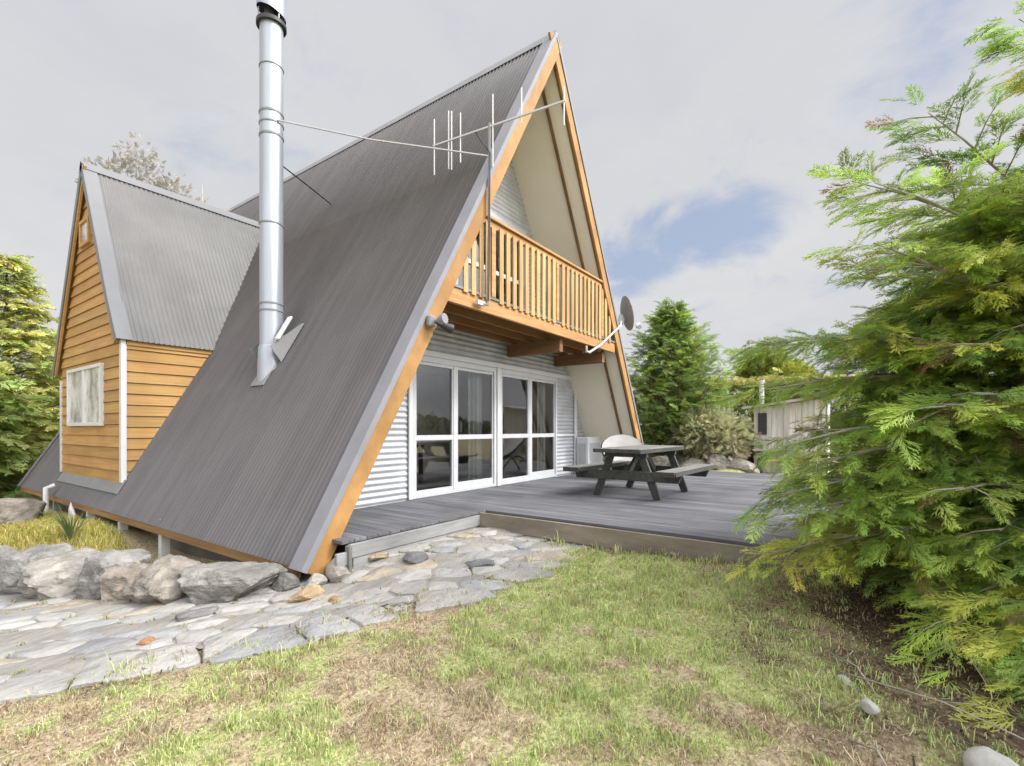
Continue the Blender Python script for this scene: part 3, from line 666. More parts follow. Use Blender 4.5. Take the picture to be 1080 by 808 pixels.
for k in range(3):
    t = .6 + k * 2.094; mb.bar((cx + .17 * math.cos(t), cy + .17 * math.sin(t), 6.95), (cx + .17 * math.cos(t), cy + .17 * math.sin(t), 7.15), .03, .006)
mb.build('cowl', M['flue'], flue, smooth=40)
mb = MB(); slope_box(mb, -1, 2.72, 3.08, (H - 2.2) / SA, (H - 1.66) / SA, .004, .014); mb.build('apron_flashing', M['tray'], flue)
# saddle flashing on the uphill side of the flue
t0 = (H - 2.42) / SA; t1 = (H - 2.0) / SA
for yy in (2.62, 3.18):
    mb = MB()
    mb.add([sp_(-1, yy - .006, t0 - .22, .0), sp_(-1, yy - .006, t1, .0), sp_(-1, yy - .006, t1 - .10, .25), sp_(-1, yy - .006, t0 - .20, .03),
            sp_(-1, yy + .006, t0 - .22, .0), sp_(-1, yy + .006, t1, .0), sp_(-1, yy + .006, t1 - .10, .25), sp_(-1, yy + .006, t0 - .20, .03)],
           [(0, 1, 2, 3), (7, 6, 5, 4), (0, 4, 5, 1), (1, 5, 6, 2), (2, 6, 7, 3), (3, 7, 4, 0)])
    mb.build('saddle_flashing', M['tray'], flue)
mb = MB(); slope_box(mb, -1, 2.55, 2.65, t0 - .16, t0 + .26, .20, .24); mb.build('saddle_edge', M['white'], flue, bevel=.015)
mb = MB(); mb.tube([(cx, cy - rr, 5.50), (-2.6, 1.45, 5.08), (-1.87, -.05, 4.70)], [.013] * 3, 6); mb.build('stay_rod', M['alu'], flue, smooth=60)
mb = MB(); mb.tube([(cx + .12, cy + .1, 5.30), (cx + .16, cy + .12, 5.05), (-2.3, 3.55, 5.20), (-1.27, 4.35, 5.46)], .012, 6); mb.build('stay_rod', M['dark'], flue, smooth=60)

# ------------------------------------------------------------------ things fixed to the house
an = empty('tv_antenna', (-1.87, -.06, 2.72), 'long grey TV antenna with upright rods on a thin mast in front of the gable', 'antenna')
def an_part(mb, name, m, **k): return keep(mb.build(name, m, **k), an)
mb = MB(); mb.tube([(-1.99, -.02, 2.70), (-1.905, -.06, 2.70), (-1.89, -.06, 2.80), (-1.87, -.06, 3.8), (-1.86, -.06, 5.14)], .019, 8); an_part(mb, 'mast', M['flash'], smooth=60)
mb = MB(); mb.box(-2.08, -1.93, -.045, .0, 2.68, 2.735); an_part(mb, 'bracket', M['alu'])
bd = Vector((.122, -.9925, 0)); bo = Vector((-1.86, -.085, 5.09))
mb = MB(); mb.bar(bo + bd * -.96, bo + bd * 1.07, .022, .022); an_part(mb, 'boom', M['alu'])
for t, u, l in ((-.94, .38, .42), (-.69, .42, .40), (-.64, .40, .42), (-.49, .33, .36), (.03, .42, .55), (.46, .36, .10), (1.05, .18, .30)):
    mb = MB(); q = bo + bd * t; mb.tube([q + Vector((0, 0, u)), q - Vector((0, 0, l))], .0085, 6); an_part(mb, 'antenna_rod', M['white'])
mb = MB(); mb.tube([bo + bd * -.25, bo + bd * -.15 + Vector((0, 0, -.16)), (-1.88, -.09, 4.72), (-1.89, -.09, 4.2), (-1.90, -.09, 3.2), (-1.91, -.09, 2.75)], .009, 6); an_part(mb, 'cable', M['dark'], smooth=60)

sd = empty('satellite_dish', (2.5, 0, 3.1), 'grey satellite dish on a curved white arm at the right barge board', 'satellite dish')
mb = MB(); mb.tube([(1.12, .0, 2.58), (1.12, .0, 2.48), (1.22, -.01, 2.47), (1.65, -.03, 2.66), (2.35, -.04, 3.06), (2.62, -.04, 3.20), (2.85, .04, 3.36)], .023, 8); keep(mb.build('arm', M['alu'], smooth=60), sd)
dn = Vector((RT * .98 + FW * .10 + np.array([0, 0, .22]))).normalized(); dc = Vector((3.02, .08, 3.54)); u_ = dn.cross(Vector((0, 0, 1))).normalized(); v_ = u_.cross(dn)
vs = []; fs = []; n = 28
for ri in range(6):
    r_ = .37 * ri / 5
    for k in range(n):
        t = 2 * math.pi * k / n; vs.append(dc + (u_ * math.cos(t) * .92 + v_ * math.sin(t) * 1.03) * r_ + dn * (.11 * (ri / 5) ** 2))
for ri in range(5):
    for k in range(n): fs.append((ri * n + k, ri * n + (k + 1) % n, (ri + 1) * n + (k + 1) % n, (ri + 1) * n + k))
m2 = len(vs); vs += [v - dn * .012 for v in vs[:m2]]; fs += [tuple(i2 + m2 for i2 in f[::-1]) for f in fs]
for k in range(n): fs.append((5 * n + k, 5 * n + (k + 1) % n, m2 + 5 * n + (k + 1) % n, m2 + 5 * n + k))
mb = MB(); mb.add(vs, fs); keep(mb.build('reflector', M['dish'], smooth=50), sd)
mb = MB(); mb.bar(dc - v_ * .38 + dn * .08, dc - v_ * .30 + dn * .28, .025, .025); keep(mb.build('feed_arm', M['alu']), sd)
mb = MB(); mb.tube([dc - v_ * .30 + dn * .25, dc - v_ * .28 + dn * .33], .035, 10); keep(mb.build('feed_horn', M['white']), sd)
mb = MB(); mb.bar(dc - dn * .10 - v_ * .2, dc - dn * .015 - v_ * .02, .09, .12); keep(mb.build('mount', M['alu']), sd)

fl = empty('floodlight', (-2.95, -.02, 2.28), 'grey twin-head security light on the left barge board below the balcony', 'security light')
mb = MB(); mb.box(-3.01, -2.90, -.10, -.02, 2.22, 2.36); keep(mb.build('wall_plate', M['flash'], bevel=.02), fl)
for d_ in ((.24, -.05, -.05), (.02, -.16, .02)):
    a = Vector((-2.93, -.08, 2.29)); b2 = a + Vector(d_)
    mb = MB(); mb.tube([a, a + Vector(d_) * .45, a + Vector(d_) * .5, b2], [.018, .02, .04, .062], 12); keep(mb.build('lamp_head', M['flash'] if d_[0] < .1 else M['dark'], smooth=50), fl)

# ------------------------------------------------------------------ deck
deck = empty('timber_deck', (-2.2, -.2, 0), 'wide weathered grey timber deck in front of the house with a brown edge', 'deck')
mb = MB(); x = -4.22
while x < 5.62:
    xa, xb = x, x + .138; g = random.uniform(.76, 1.18); col = (g, g * random.uniform(.98, 1.01), g * random.uniform(.97, 1.03))
    ya = -3.95 if xa > -2.19 else -.17; yb_ = OV - .02 if xb < 4.12 else -.03
    if xa < 3.6 and xb > -3.6: pass
    dzb = random.uniform(-.0015, .0015)
    mb.box(xa, xb, ya, yb_, -.032, dzb, col); x += .1435
keep(mb.build('deck_boards', M['deck'], bevel=.003), deck)
mb = MB(); mb.box(-2.235, -2.195, -3.97, -.19, -.21, -.006); mb.box(-2.228, -2.19, -3.97, -.2, -.45, -.216); keep(mb.build('deck_fascia', M['deck_edge'], bevel=.004), deck)
mb = MB(); mb.box(-4.16, -2.237, -.212, -.172, -.165, -.036); mb.box(-4.30, -4.16, -.205, -.165, -.22, -.10); mb.box(-4.12, -2.25, -.20, -.178, -.5, -.17); keep(mb.build('front_board', M['deck_face'], bevel=.004), deck)
mb = MB(); mb.box(-3.25, -2.24, -.27, -.215, -.30, -.205); keep(mb.build('step_board', M['deck_face'], bevel=.004), deck)
mb = MB(); mb.box(-4.19, -4.155, -.235, -.17, -.5, -.045); keep(mb.build('deck_post', M['found'], bevel=.004), deck)

# ------------------------------------------------------------------ picnic table
pt = empty('picnic_table', (.65, -1.23, 0), 'black-stained timber picnic table with attached benches and a worn grey top on the deck', 'picnic table', rz=R(-2.5))
def ptb(mb, name, m, **k): return mb.build(name, m, pt, **k)
mb = MB()
for k in range(5): mb.box(-.95, .95, -.36 + k * .146, -.36 + k * .146 + .138, .715, .755)
top = ptb(mb, 'tabletop', M['table_top'], bevel=.005)
mb = MB(); mb.box(-.958, -.951, -.37, .37, .695, .75); mb.box(-.93, .93, -.372, -.362, .69, .745)
for xx in (-.6, .6): mb.box(xx - .035, xx + .035, -.34, .34, .62, .714)
mb.build('top_frame', M['table'], top)
for sy in (-1, 1):
    mb = MB()
    for k in range(2): mb.box(-.98, .98, sy * .74 - .135 + k * .14, sy * .74 - .135 + k * .14 + .13, .415, .455)
    be = ptb(mb, 'bench', M['table_top'], bevel=.005)
    mb = MB(); mb.box(-.99, -.981, sy * .74 - .14, sy * .74 + .14, .385, .452); mb.box(-.95, .95, sy * .74 - .146, sy * .74 - .137, .39, .452); mb.build('bench_edge', M['table'], be)
for xx in (-.6, .6):
    for sy in (-1, 1):
        mb = MB(); mb.bar((xx, sy * .50, 0), (xx, sy * .22, .715), .05, .11, up=(0, 1, 0)); ptb(mb, 'leg', M['table'], bevel=.004)
    xc = xx - .05 * (1 if xx < 0 else -1)
    mb = MB(); mb.hexa([(xc - .025, -.82, .27), (xc + .025, -.82, .27), (xc + .025, .82, .27), (xc - .025, .82, .27), (xc - .025, -.88, .414), (xc + .025, -.88, .414), (xc + .025, .88, .414), (xc - .025, .88, .414)]); ptb(mb, 'seat_support', M['table'], bevel=.004)
for sx in (-1, 1):
    mb = MB(); mb.bar((sx * .52, 0, .36), (sx * .08, 0, .70), .045, .09); ptb(mb, 'brace', M['table'])

# folding bucket chair behind the table
ch = empty('bucket_chair', (2.55, -.12, 0), 'pale grey round bucket chair with dark curved frame behind the picnic table', 'chair', rz=R(-60))
vs = []; fs = []; n = 32; nr = 7
for ri in range(nr):
    r_ = ri / (nr - 1)
    for k in range(n):
        t = 2 * math.pi * k / n; px, py = r_ * .43 * math.cos(t), r_ * .46 * math.sin(t)
        z = .44 + .20 * r_ ** 2 + .62 * py; vs.append((px, py * .75 + .06 * (1 - r_ * r_) * -1, z))
for ri in range(nr - 1):
    for k in range(n): fs.append((ri * n + k, ri * n + (k + 1) % n, (ri + 1) * n + (k + 1) % n, (ri + 1) * n + k))
m2 = len(vs); vs += [(a, b_ + .03, c_ - .05) for a, b_, c_ in vs]; fs += [tuple(i2 + m2 for i2 in f[::-1]) for f in fs]
for k in range(n): fs.append(((nr - 1) * n + k, m2 + (nr - 1) * n + k, m2 + (nr - 1) * n + (k + 1) % n, (nr - 1) * n + (k + 1) % n))
mb = MB(); mb.add(vs, fs); mb.build('cushion', M['cushion'], ch, smooth=60)
mb = MB(); mb.tube([(.44 * math.cos(t), .46 * .77 * math.sin(t) + .02, .62 + .63 * .46 * math.sin(t)) for t in np.linspace(0, 2 * math.pi, 33)], .018, 8); mb.build('rim', M['dark'], ch, smooth=60)
for sx in (-1, 1):
    mb = MB(); mb.tube([(sx * .40 * math.cos(t) * .9, -.34 + .74 * (k / 12), .02 + .55 * math.sin(math.pi * k / 12) ** .7 * .7) for k, t in enumerate(np.linspace(-.5, .5, 13))], .017, 8); mb.build('leg', M['dark'], ch, smooth=60)

# heat pump against the gable wall
hp = empty('heat_pump', (3.48, 1.08, 0), 'white slatted heat pump unit standing by the right end of the glass doors', 'heat pump')
mb = MB(); mb.box(-.40, .40, -.15, .17, .06, .86); keep_ = mb.build('casing', M['white'], hp, bevel=.02)
mb = MB()
for k in range(9): mb.box(-.34 + k * .06, -.34 + k * .06 + .03, -.168, -.152, .14, .72)
for k in range(4): mb.box(-.418, -.402, -.10 + k * .06, -.10 + k * .06 + .03, .14, .72)
mb.build('grille', M['alu'], hp)
for sx in (-.3, .3):
    mb = MB(); mb.box(sx - .04, sx + .04, -.13, .15, .001, .059); mb.build('foot', M['dark'], hp)

# ------------------------------------------------------------------ shed
sh = empty('garden_shed', (6.9, -2.6, -.25), 'small weathered grey board shed with a thin sloping roof beyond the deck', 'shed')
mb = MB()
def boards(x0, y0, x1, y1, z0, z1f, n):
    for k in range(n):
        a, b_ = k / n, (k + 1) / n - .004; g = random.uniform(.9, 1.08)
        P0 = (x0 + (x1 - x0) * a, y0 + (y1 - y0) * a); P1 = (x0 + (x1 - x0) * b_, y0 + (y1 - y0) * b_)
        nx_, ny_ = (y1 - y0), -(x1 - x0); l_ = math.hypot(nx_, ny_); nx_ *= .02 / l_; ny_ *= .02 / l_
        mb.hexa([(P0[0], P0[1], z0), (P1[0], P1[1], z0), (P1[0] - nx_, P1[1] - ny_, z0), (P0[0] - nx_, P0[1] - ny_, z0),
                 (P0[0], P0[1], z1f(a)), (P1[0], P1[1], z1f(b_)), (P1[0] - nx_, P1[1] - ny_, z1f(b_)), (P0[0] - nx_, P0[1] - ny_, z1f(a))], (g, g, g * .98))
boards(0, .70, 0, -.9, 0, lambda a: 1.82 + .22 * a, 12); boards(1.4, .70, 0, .70, 0, lambda a: 1.82, 10); boards(0, -.9, 1.4, -.9, 0, lambda a: 2.04, 10); boards(1.4, -.9, 1.4, .7, 0, lambda a: 2.04 - .22 * a, 12)
mb.build('wall', M['shed'], sh)
mb = MB(); mb.hexa([(-.25, .95, 1.80), (1.65, .95, 1.80), (1.65, -1.1, 2.08), (-.25, -1.1, 2.08), (-.25, .95, 1.86), (1.65, .95, 1.86), (1.65, -1.1, 2.14), (-.25, -1.1, 2.14)]); mb.build('roof', M['shed_roof'], sh)
mb = MB(); mb.box(-.025, -.004, .40, .60, 1.15, 1.70); mb.build('window', M['dark'], sh)
mb = MB(); mb.box(-.45, -.03, -.9, .66, .74, .79); mb.build('shelf', M['shed_roof'], sh)
mb = MB(); mb.box(-.42, -.32, .46, .56, 0, .739); mb.build('shelf_leg', M['table'], sh)
tag(MB().build('x', None) if False else (lambda b_: (b_.tube([(9.2, -1.75, -.3), (9.2, -1.75, 2.45)], .07, 10), b_.tube([(9.2, -1.75, 2.45), (9.2, -1.75, 2.50)], .085, 10), b_.build('post', M['white'], smooth=50))[2])(MB()), 'plain white post standing behind the shed roof', 'post')

# neighbour's roof at the left edge
nb = empty('neighbour_house', (-7.2, 15.5, -.6), 'neighbouring building with a low grey roof half hidden by trees at the left edge', 'house')
mb = MB(); mb.box(-2.4, 2.4, -1.5, 1.5, 0, 2.05); mb.build('wall', M['found'], nb)
mb = MB(); mb.hexa([(-2.7, -1.9, 2.06), (2.7, -1.9, 2.06), (2.7, 1.9, 2.06), (-2.7, 1.9, 2.06), (-2.7, -.05, 2.6), (2.7, -.05, 2.6), (2.7, .05, 2.6), (-2.7, .05, 2.6)]); mb.build('roof', M['tray'], nb)

# ------------------------------------------------------------------ foliage
def frond(seed, nb_=9, sub=2, wid=.05, droop=.18, spread=1.0):
    """flat feathery conifer spray, unit length along +X"""
    r = np.random.default_rng(seed); V = []; F = []
    def leaf(a, d, l, w_):
        up = np.array([0, 0, 1.]); s = np.cross(up, d); s /= np.linalg.norm(s) + 1e-9
        m_ = a + d * l * .45; t = a + d * l + np.array([0, 0, -droop * l * .5]); k = len(V)
        V.extend([a, m_ + s * w_ / 2 - up * .1 * w_, t, m_ - s * w_ / 2 - up * .1 * w_]); F.append((k, k + 1, k + 2, k + 3))
    for i_ in range(nb_):
        u = .08 + .9 * i_ / nb_; a = np.array([u, 0, -droop * u * u])
        for sg in (-1, 1):
            th = R(r.uniform(24, 48) * spread) * sg; l = (.42 * (1 - .65 * u) + .07) * r.uniform(.75, 1.2)
            d = np.array([math.cos(th), math.sin(th), -droop * u + r.normal(0, .14)]); d /= np.linalg.norm(d)
            leaf(a, d, l, wid)
            for j in range(sub):
                uu = (j + .7) / (sub + .6); a2 = a + d * l * uu
                for s2 in (-1, 1):
                    th2 = th + s2 * R(r.uniform(22, 42) * spread); d2 = np.array([math.cos(th2), math.sin(th2), d[2] + r.normal(0, .12)])
                    leaf(a2, d2, l * .42 * r.uniform(.7, 1.2), wid * .72)
    leaf(np.array([.8, 0, -droop * .64]), np.array([1, 0, -droop * 1.4]), .24, wid)
    leaf(np.array([0., 0, 0]), np.array([1, 0, -droop * .5]), .95, wid * .45)
    return np.array(V), np.array(F)
def scatter(templates, P, D, U, Ls, Cl, r):
    """copies of templates placed at P, along D, with up U, length Ls, colour Cl -> arrays of one mesh"""
    D = D / np.linalg.norm(D, axis=1)[:, None]; S_ = np.cross(U, D); S_ /= np.linalg.norm(S_, axis=1)[:, None] + 1e-9; U2 = np.cross(D, S_)
    ch_ = r.integers(0, len(templates), len(P)); Vs = []; Fs = []; Cs = []; base = 0
    for t, (TV, TF) in enumerate(templates):
        k = np.where(ch_ == t)[0]
        if not len(k): continue
        v = (TV[None, :, 0, None] * D[k][:, None] + TV[None, :, 1, None] * S_[k][:, None] + TV[None, :, 2, None] * U2[k][:, None]) * Ls[k][:, None, None] + P[k][:, None]
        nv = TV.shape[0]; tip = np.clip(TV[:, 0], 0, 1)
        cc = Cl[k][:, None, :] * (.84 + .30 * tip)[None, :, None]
        Vs.append(v.reshape(-1, 3)); Cs.append(cc.reshape(-1, 3)); Fs.append((TF[None] + (np.arange(len(k)) * nv)[:, None, None] + base).reshape(-1, TF.shape[1])); base += len(k) * nv
    return np.concatenate(Vs), np.concatenate(Fs), np.concatenate(Cs)
FINE = [frond(s, 9, 2,   .034, .26, .82) for s in (1, 2, 3, 4, 5, 6)]; MID = [frond(s, 6, 1, .10, .12) for s in (5, 6, 7)]; COARSE = [frond(s, 4, 0, .20, .1) for s in (8, 9, 10)]
def palette(r, n, cols, jit=.16):
    c_ = np.array(cols)[r.integers(0, len(cols), n)]; return np.clip(c_ * (1 + r.normal(0, jit, (n, 1))) * (1 + r.normal(0, .05, (n, 3))), .01, 1)
def conifer(base, prof, z0, z1, nprim, cols, seed, label, templates, fl_=(.22, .42), twigs=9, step=.1, rise=.15, sag=.35, name='conifer_tree', trunk_r=.12, extra=(), az=None, group=None, limb_mat='twig', wood=True, cat='tree', top=None, dead_p=0, fz=-.16):
    r = np.random.default_rng(seed); root = empty(name, base, label, cat, group)
    Ps = []; Ds = []; Us = []; Ls = []; Cs = []; tb = MB()
    tz = top or z1; tb.tube([(0, 0, -.1), (.03, .02, tz * .3), (-.02, .03, tz * .65), (0, 0, tz)], [trunk_r * 1.2, trunk_r, trunk_r * .55, .015], 9)
    br = []
    for i_ in range(nprim):
        z = z0 + (z1 - z0) * ((i_ + r.random()) / nprim); a = i_ * 2.39996 + r.normal(0, .3)
        if az is not None: a = r.uniform(*az)
        br.append((z, a, prof(z) * r.uniform(.72, 1.08), rise + r.normal(0, .10), sag * r.uniform(.6, 1.3)))
    br += list(extra)
    for (z, a, ln, up, sg) in br:
        if ln < .12: ln = .12
        o_ = np.array([math.cos(a), math.sin(a), 0]); sd_ = np.array([-math.sin(a), math.cos(a), 0]); st = np.array([0, 0, z - up * ln * .35])
        wob = r.normal(0, .10); pt_ = lambda u: st + o_ * ln * u + sd_ * ln * wob * u * u + np.array([0, 0, ln * (up * u * 1.35 - sg * u * u)])
        if wood: tb.tube([pt_(u) for u in (0, .25, .5, .75, .97)], [max(.003, .011 * ln * k) for k in (1.2, .9, .65, .42, .16)], 5, False)
        bc = r.normal(0, .10); cbase = np.array(cols[r.integers(0, len(cols))])
        nt_ = max(3, int(twigs * (.4 + .6 * ln / max(1e-3, prof(z)))))
        for k in range(nt_ + 1):
            u = .22 + .78 * (k + r.uniform(-.3, .3)) / nt_; u = min(max(u, .15), 1.0); s_ = 1 if k % 2 else -1
            p0 = pt_(u); dr_ = pt_(min(u + .05, 1.05)) - pt_(u - .05); dr_ /= np.linalg.norm(dr_)
            tl = (ln * .42 * (1.08 - u) + .10) * r.uniform(.7, 1.2) if k < nt_ else .12
            mixa = r.uniform(.75, 1.15) if k < nt_ else 0; td = dr_ + sd_ * s_ * mixa + np.array([0, 0, r.normal(-.08, .14)]); td /= np.linalg.norm(td)
            if wood and tl > .18 and r.random() < .6: tb.tube([p0, p0 + td * tl * .6, p0 + td * tl + np.array([0, 0, -.1 * tl])], [.0055, .004, .002], 4, False)
            nf = max(1, int(tl / step) + 1)
            for j in range(nf):
                v = (j + .5) / nf; q = p0 + td * tl * v + np.array([0, 0, -.12 * tl * v * v])
                fd = td + np.cross(td, [0, 0, 1]) * r.normal(0, .55) + np.array([0, 0, r.normal(fz, .24)])
                Ps.append(q); Ds.append(fd); Us.append(np.array([r.normal(0, .42), r.normal(0, .42), 1]) + o_ * .35); Ls.append(r.uniform(*fl_) * (.85 if v > .8 else 1))
                dead = dead_p and r.random() < (dead_p * 3 if u < .5 else dead_p)
                Cs.append(np.array((.30, .19, .10)) * r.uniform(.7, 1.3) if dead else np.clip(cbase * (1 + bc + r.normal(0, .16)) * (1 + r.normal(0, .05, 3)), .008, 1))
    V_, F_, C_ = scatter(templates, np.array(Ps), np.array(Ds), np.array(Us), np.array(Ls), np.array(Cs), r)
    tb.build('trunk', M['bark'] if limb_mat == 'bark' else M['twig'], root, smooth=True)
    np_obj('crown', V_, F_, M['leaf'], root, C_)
    return root
def interp(pts): 
    a = np.array(pts); return lambda z: float(np.interp(z, a[:, 0], a[:, 1]))

YG = [(.56, .67, .145), (.50, .63, .14), (.40, .56, .135), (.66, .71, .14), (.33, .49, .13), (.48, .62, .14)]
TB = (-1.98, -5.28)
ex = []
def aim(px, py, dist, z0_, up, sg):       # a long limb reaching out towards a compass point
    a = math.atan2(py - TB[1], px - TB[0]); return (z0_, a, math.hypot(px - TB[0], py - TB[1]), up, sg)
ex += [aim(-2.95, -3.42, 0, .55, .10, .22), aim(-3.05, -3.75, 0, .62, .12, .30), aim(-3.2, -4.15, 0, 2.45, .42, .22), aim(-2.7, -4.0, 0, 2.6, .5, .2), aim(-3.04, -4.45, 0, 2.72, .52, .15), aim(-3.0, -4.3, 0, 2.1, .35, .2), aim(-3.3, -3.75, 0, 1.75, .3, .25), aim(-3.35, -3.95, 0, 2.05, .38, .25), aim(-2.52, -5.1, 0, 3.6, .3, .3), aim(-2.45, -5.4, 0, 3.8, .3, .3), aim(-2.4, -4.95, 0, 3.85, .4, .2), aim(-3.9, -5.0, 0, .45, .2, .4), aim(-4.0, -5.15, 0, .3, .2, .35), aim(-3.75, -4.75, 0, .3, .25, .4), aim(-4.05, -4.95, 0, .55, .2, .45), aim(-3.6, -4.45, 0, .25, .25, .3), aim(-3.9, -4.85, 0, .8, .2, .5), aim(-3.25, -3.6, 0, .95, .15, .25), aim(-3.2, -3.55, 0, 1.3, .15, .25), aim(-3.15, -3.6, 0, 1.6, .2, .25), aim(-3.05, -3.4, 0, .75, .15, .2), aim(-3.3, -3.8, 0, 1.15, .2, .3), aim(-2.9, -3.5, 0, 1.85, .25, .25)]
conifer((TB[0], TB[1], float(gz0(*TB))), interp([(.1, 1.3), (.3, 1.5), (.7, 1.66), (1.3, 1.64), (2.0, 1.45), (2.4, 1.2), (2.75, .8), (3.0, .3)]),   .10, 2.95, 265, YG, 101,
        'big feathery yellow-green conifer in the right foreground, overhanging the deck edge', FINE, (.12, .27), 11, .062, .24, .32, trunk_r=.10, extra=ex, dead_p=.02, top=4.3, fz=.06)

conifer((-2.9, -6.75, -.1), interp([(.1, 1.0), (.8, 1.35), (2.4, 1.3), (3.4, .9), (4.4, .3)]), .2, 4.4, 120, YG, 131, 'second feathery conifer outside the photo on the right, shading the near lawn', MID, (.22, .4), 8, .17, .25, .35)
GR = [(.34, .47, .10), (.27, .39, .095), (.44, .55, .11), (.20, .30, .09)]
conifer((7.15, .30, -.3), interp([(0, 1.6), (.6, 1.78), (1.8, 1.55), (2.9, 1.05), (3.7, .62), (4.3, .34), (4.9, .12)]), .15, 4.75, 330, GR, 102, 'dense bushy bright green conifer standing right of the house behind the deck', FINE, (.20, .34), 8, .14, 1.0, .15, limb_mat='bark')
YL = [(.64, .66, .21), (.70, .68, .23), (.56, .61, .20), (.50, .57, .19)]
TG = 'yellow-green conifers behind the left end of the house'
conifer((-4.2, 14.5, -.6), interp([(0, 1.6), (2, 1.7), (3.5, 1.2), (5, .7), (6.3, .1)]), .2, 6.3, 190, YL, 103, 'tall pointed yellow-green conifer right beside the left wall of the dormer', MID, (.26, .44), 8, .19, .35, .3, group=TG, limb_mat='bark')
conifer((-5.3, 12.6, -.6), interp([(0, 1.5), (1.5, 1.5), (2.6, .95), (3.6, .1)]), .1, 3.4, 110, [(.46, .54, .16), (.52, .56, .18), (.36, .46, .14)], 104, 'dark green bushy conifer low behind the left roof corner', MID, (.35, .55), 7, .22, .35, .3, limb_mat='bark')
conifer((-7.4, 18.6, -.6), interp([(0, 2.4), (2, 2.4), (4, 1.5), (5.6, .2)]), .2, 5.6, 130, YL, 105, 'broad yellow-green conifer at the left edge above the low grey roof', MID, (.4, .7), 7, .28, .35, .3, group=TG, limb_mat='bark')
conifer((-9.8, 22.5, -.6), interp([(0, 2.4), (3, 2.1), (5, 1.3), (8.2, .1)]), .2, 8.2, 80, [(.26, .28, .14), (.30, .32, .18)], 106, 'distant grey-green conifer with a thin tip at the left edge', COARSE, (.5, .8), 6, .4, .3, .3, limb_mat='bark')
conifer((-1.9, 17.2, -.6), interp([(0, 2.2), (2, 2.2), (4, 1.2), (5.0, .2)]), .2, 5.0, 110, YL, 111, 'rounded olive conifer mostly hidden behind the dormer', COARSE, (.45, .7), 7, .3, .35, .3, limb_mat='bark')

def broad(name, base, h, rad, cols, seed, label, cat, dens, fl_, templates, trunk_h=.3, trunk_r=.08, gap=.0, group=None, lobes=9, squash=.8):
    r = np.random.default_rng(seed); root = empty(name, base, label, cat, group); Ps = []; Ds = []; Us = []; Cs = []; tb = MB()
    tb.tube([(0, 0, -.1), (.04, .02, h * trunk_h), (0, .05, h * .75)], [trunk_r, trunk_r * .7, trunk_r * .2], 8)
    cc = np.array([0, 0, h * (trunk_h + (1 - trunk_h) * .5)])
    for k in range(lobes):
        d = r.normal(0, 1, 3); d /= np.linalg.norm(d); c_ = cc + d * np.array([rad * .62, rad * .62, h * (1 - trunk_h) * .36]) * r.uniform(.5, 1.1); rr_ = rad * r.uniform(.32, .52)
        tb.tube([(0, 0, h * trunk_h * .8), tuple(.5 * (c_ + np.array([0, 0, h * trunk_h]))), tuple(c_)], [trunk_r * .5, trunk_r * .3, .01], 5, False)
        base_c = np.array(cols[r.integers(0, len(cols))]) * r.uniform(.85, 1.15)
        for _ in range(int(dens * rr_ ** 2 / lobes * 9 / rad ** 2)):
            v = r.normal(0, 1, 3); v /= np.linalg.norm(v); q = c_ + v * rr_ * r.uniform(.45, 1.08) * np.array([1, 1, squash])
            Ps.append(q); Ds.append(v * .9 + np.array([0, 0, .25]) + r.normal(0, .45, 3)); Us.append(np.array([0, 0, 1]) + r.normal(0, .6, 3)); Cs.append(np.clip(base_c * (1 + r.normal(0, .18)), .01, 1))
    n_ = len(Ps); V_, F_, C_ = scatter(templates, np.array(Ps), np.array(Ds), np.array(Us), r.uniform(*fl_, n_), np.array(Cs), r)
    tb.build('trunk', M['bark'], root, smooth=True); np_obj('crown', V_, F_, M['leaf'], root, C_); return root
broad('tree', (2.6, 27.2, -.6), 17.9, 2.7, [(.46, .43, .38), (.55, .49, .41), (.40, .39, .36)], 201, 'tall thin-leaved brownish tree rising above the dormer ridge', 'tree', 1300, (.18, .36), MID, .62, .16, lobes=14)
rt_ = empty('bare_tree', (3.4, 21.5, -.6), 'small bare leafless tree top showing above the dormer ridge next to the main roof', 'tree'); tb = MB(); r = np.random.default_rng(9)
tb.tube([(0, 0, 0), (.1, 0, 7), (.05, .1, 13.4)], [.12, .06, .012], 6)
for k in range(26):
    z = r.uniform(9, 13); a = r.uniform(0, 6.3); l = r.uniform(.5, 1.2) * (14 - z) / 4; tb.tube([(.07, .05, z), (.07 + l * .5 * math.cos(a), .05 + l * .5 * math.sin(a), z + l * .5), (.07 + l * .7 * math.cos(a), .05 + l * .7 * math.sin(a), z + l * 1.1)], [.022, .014, .005], 4, False)
tb.build('trunk', M['twig'], rt_, smooth=True)
broad('tree', (17.9, -1.3, -.3), 5.2, 1.9, [(.32, .38, .06), (.40, .42, .08), (.24, .31, .06)], 202, 'rounded yellow-green tree behind the hedge, partly covered by the big conifer', 'tree', 2600, (.3, .5), MID, .2, .12)
broad('shrub', (6.75, -.95, .02), 1.35, 1.05, [(.74, .64, .48), (.64, .62, .38), (.55, .57, .32), (.76, .64, .50)], 203, 'loose reddish-brown and green shrub between the dense conifer and the shed', 'shrub', 2600, (.14, .26), FINE, .15, .03, lobes=16)
broad('shrub', (7.5, -2.0, -.3), 1.75, .7, [(.50, .46, .12), (.38, .41, .10)], 204, 'yellowish shrub squeezed against the left side of the shed', 'shrub', 1100, (.16, .3), MID, .15, .03)
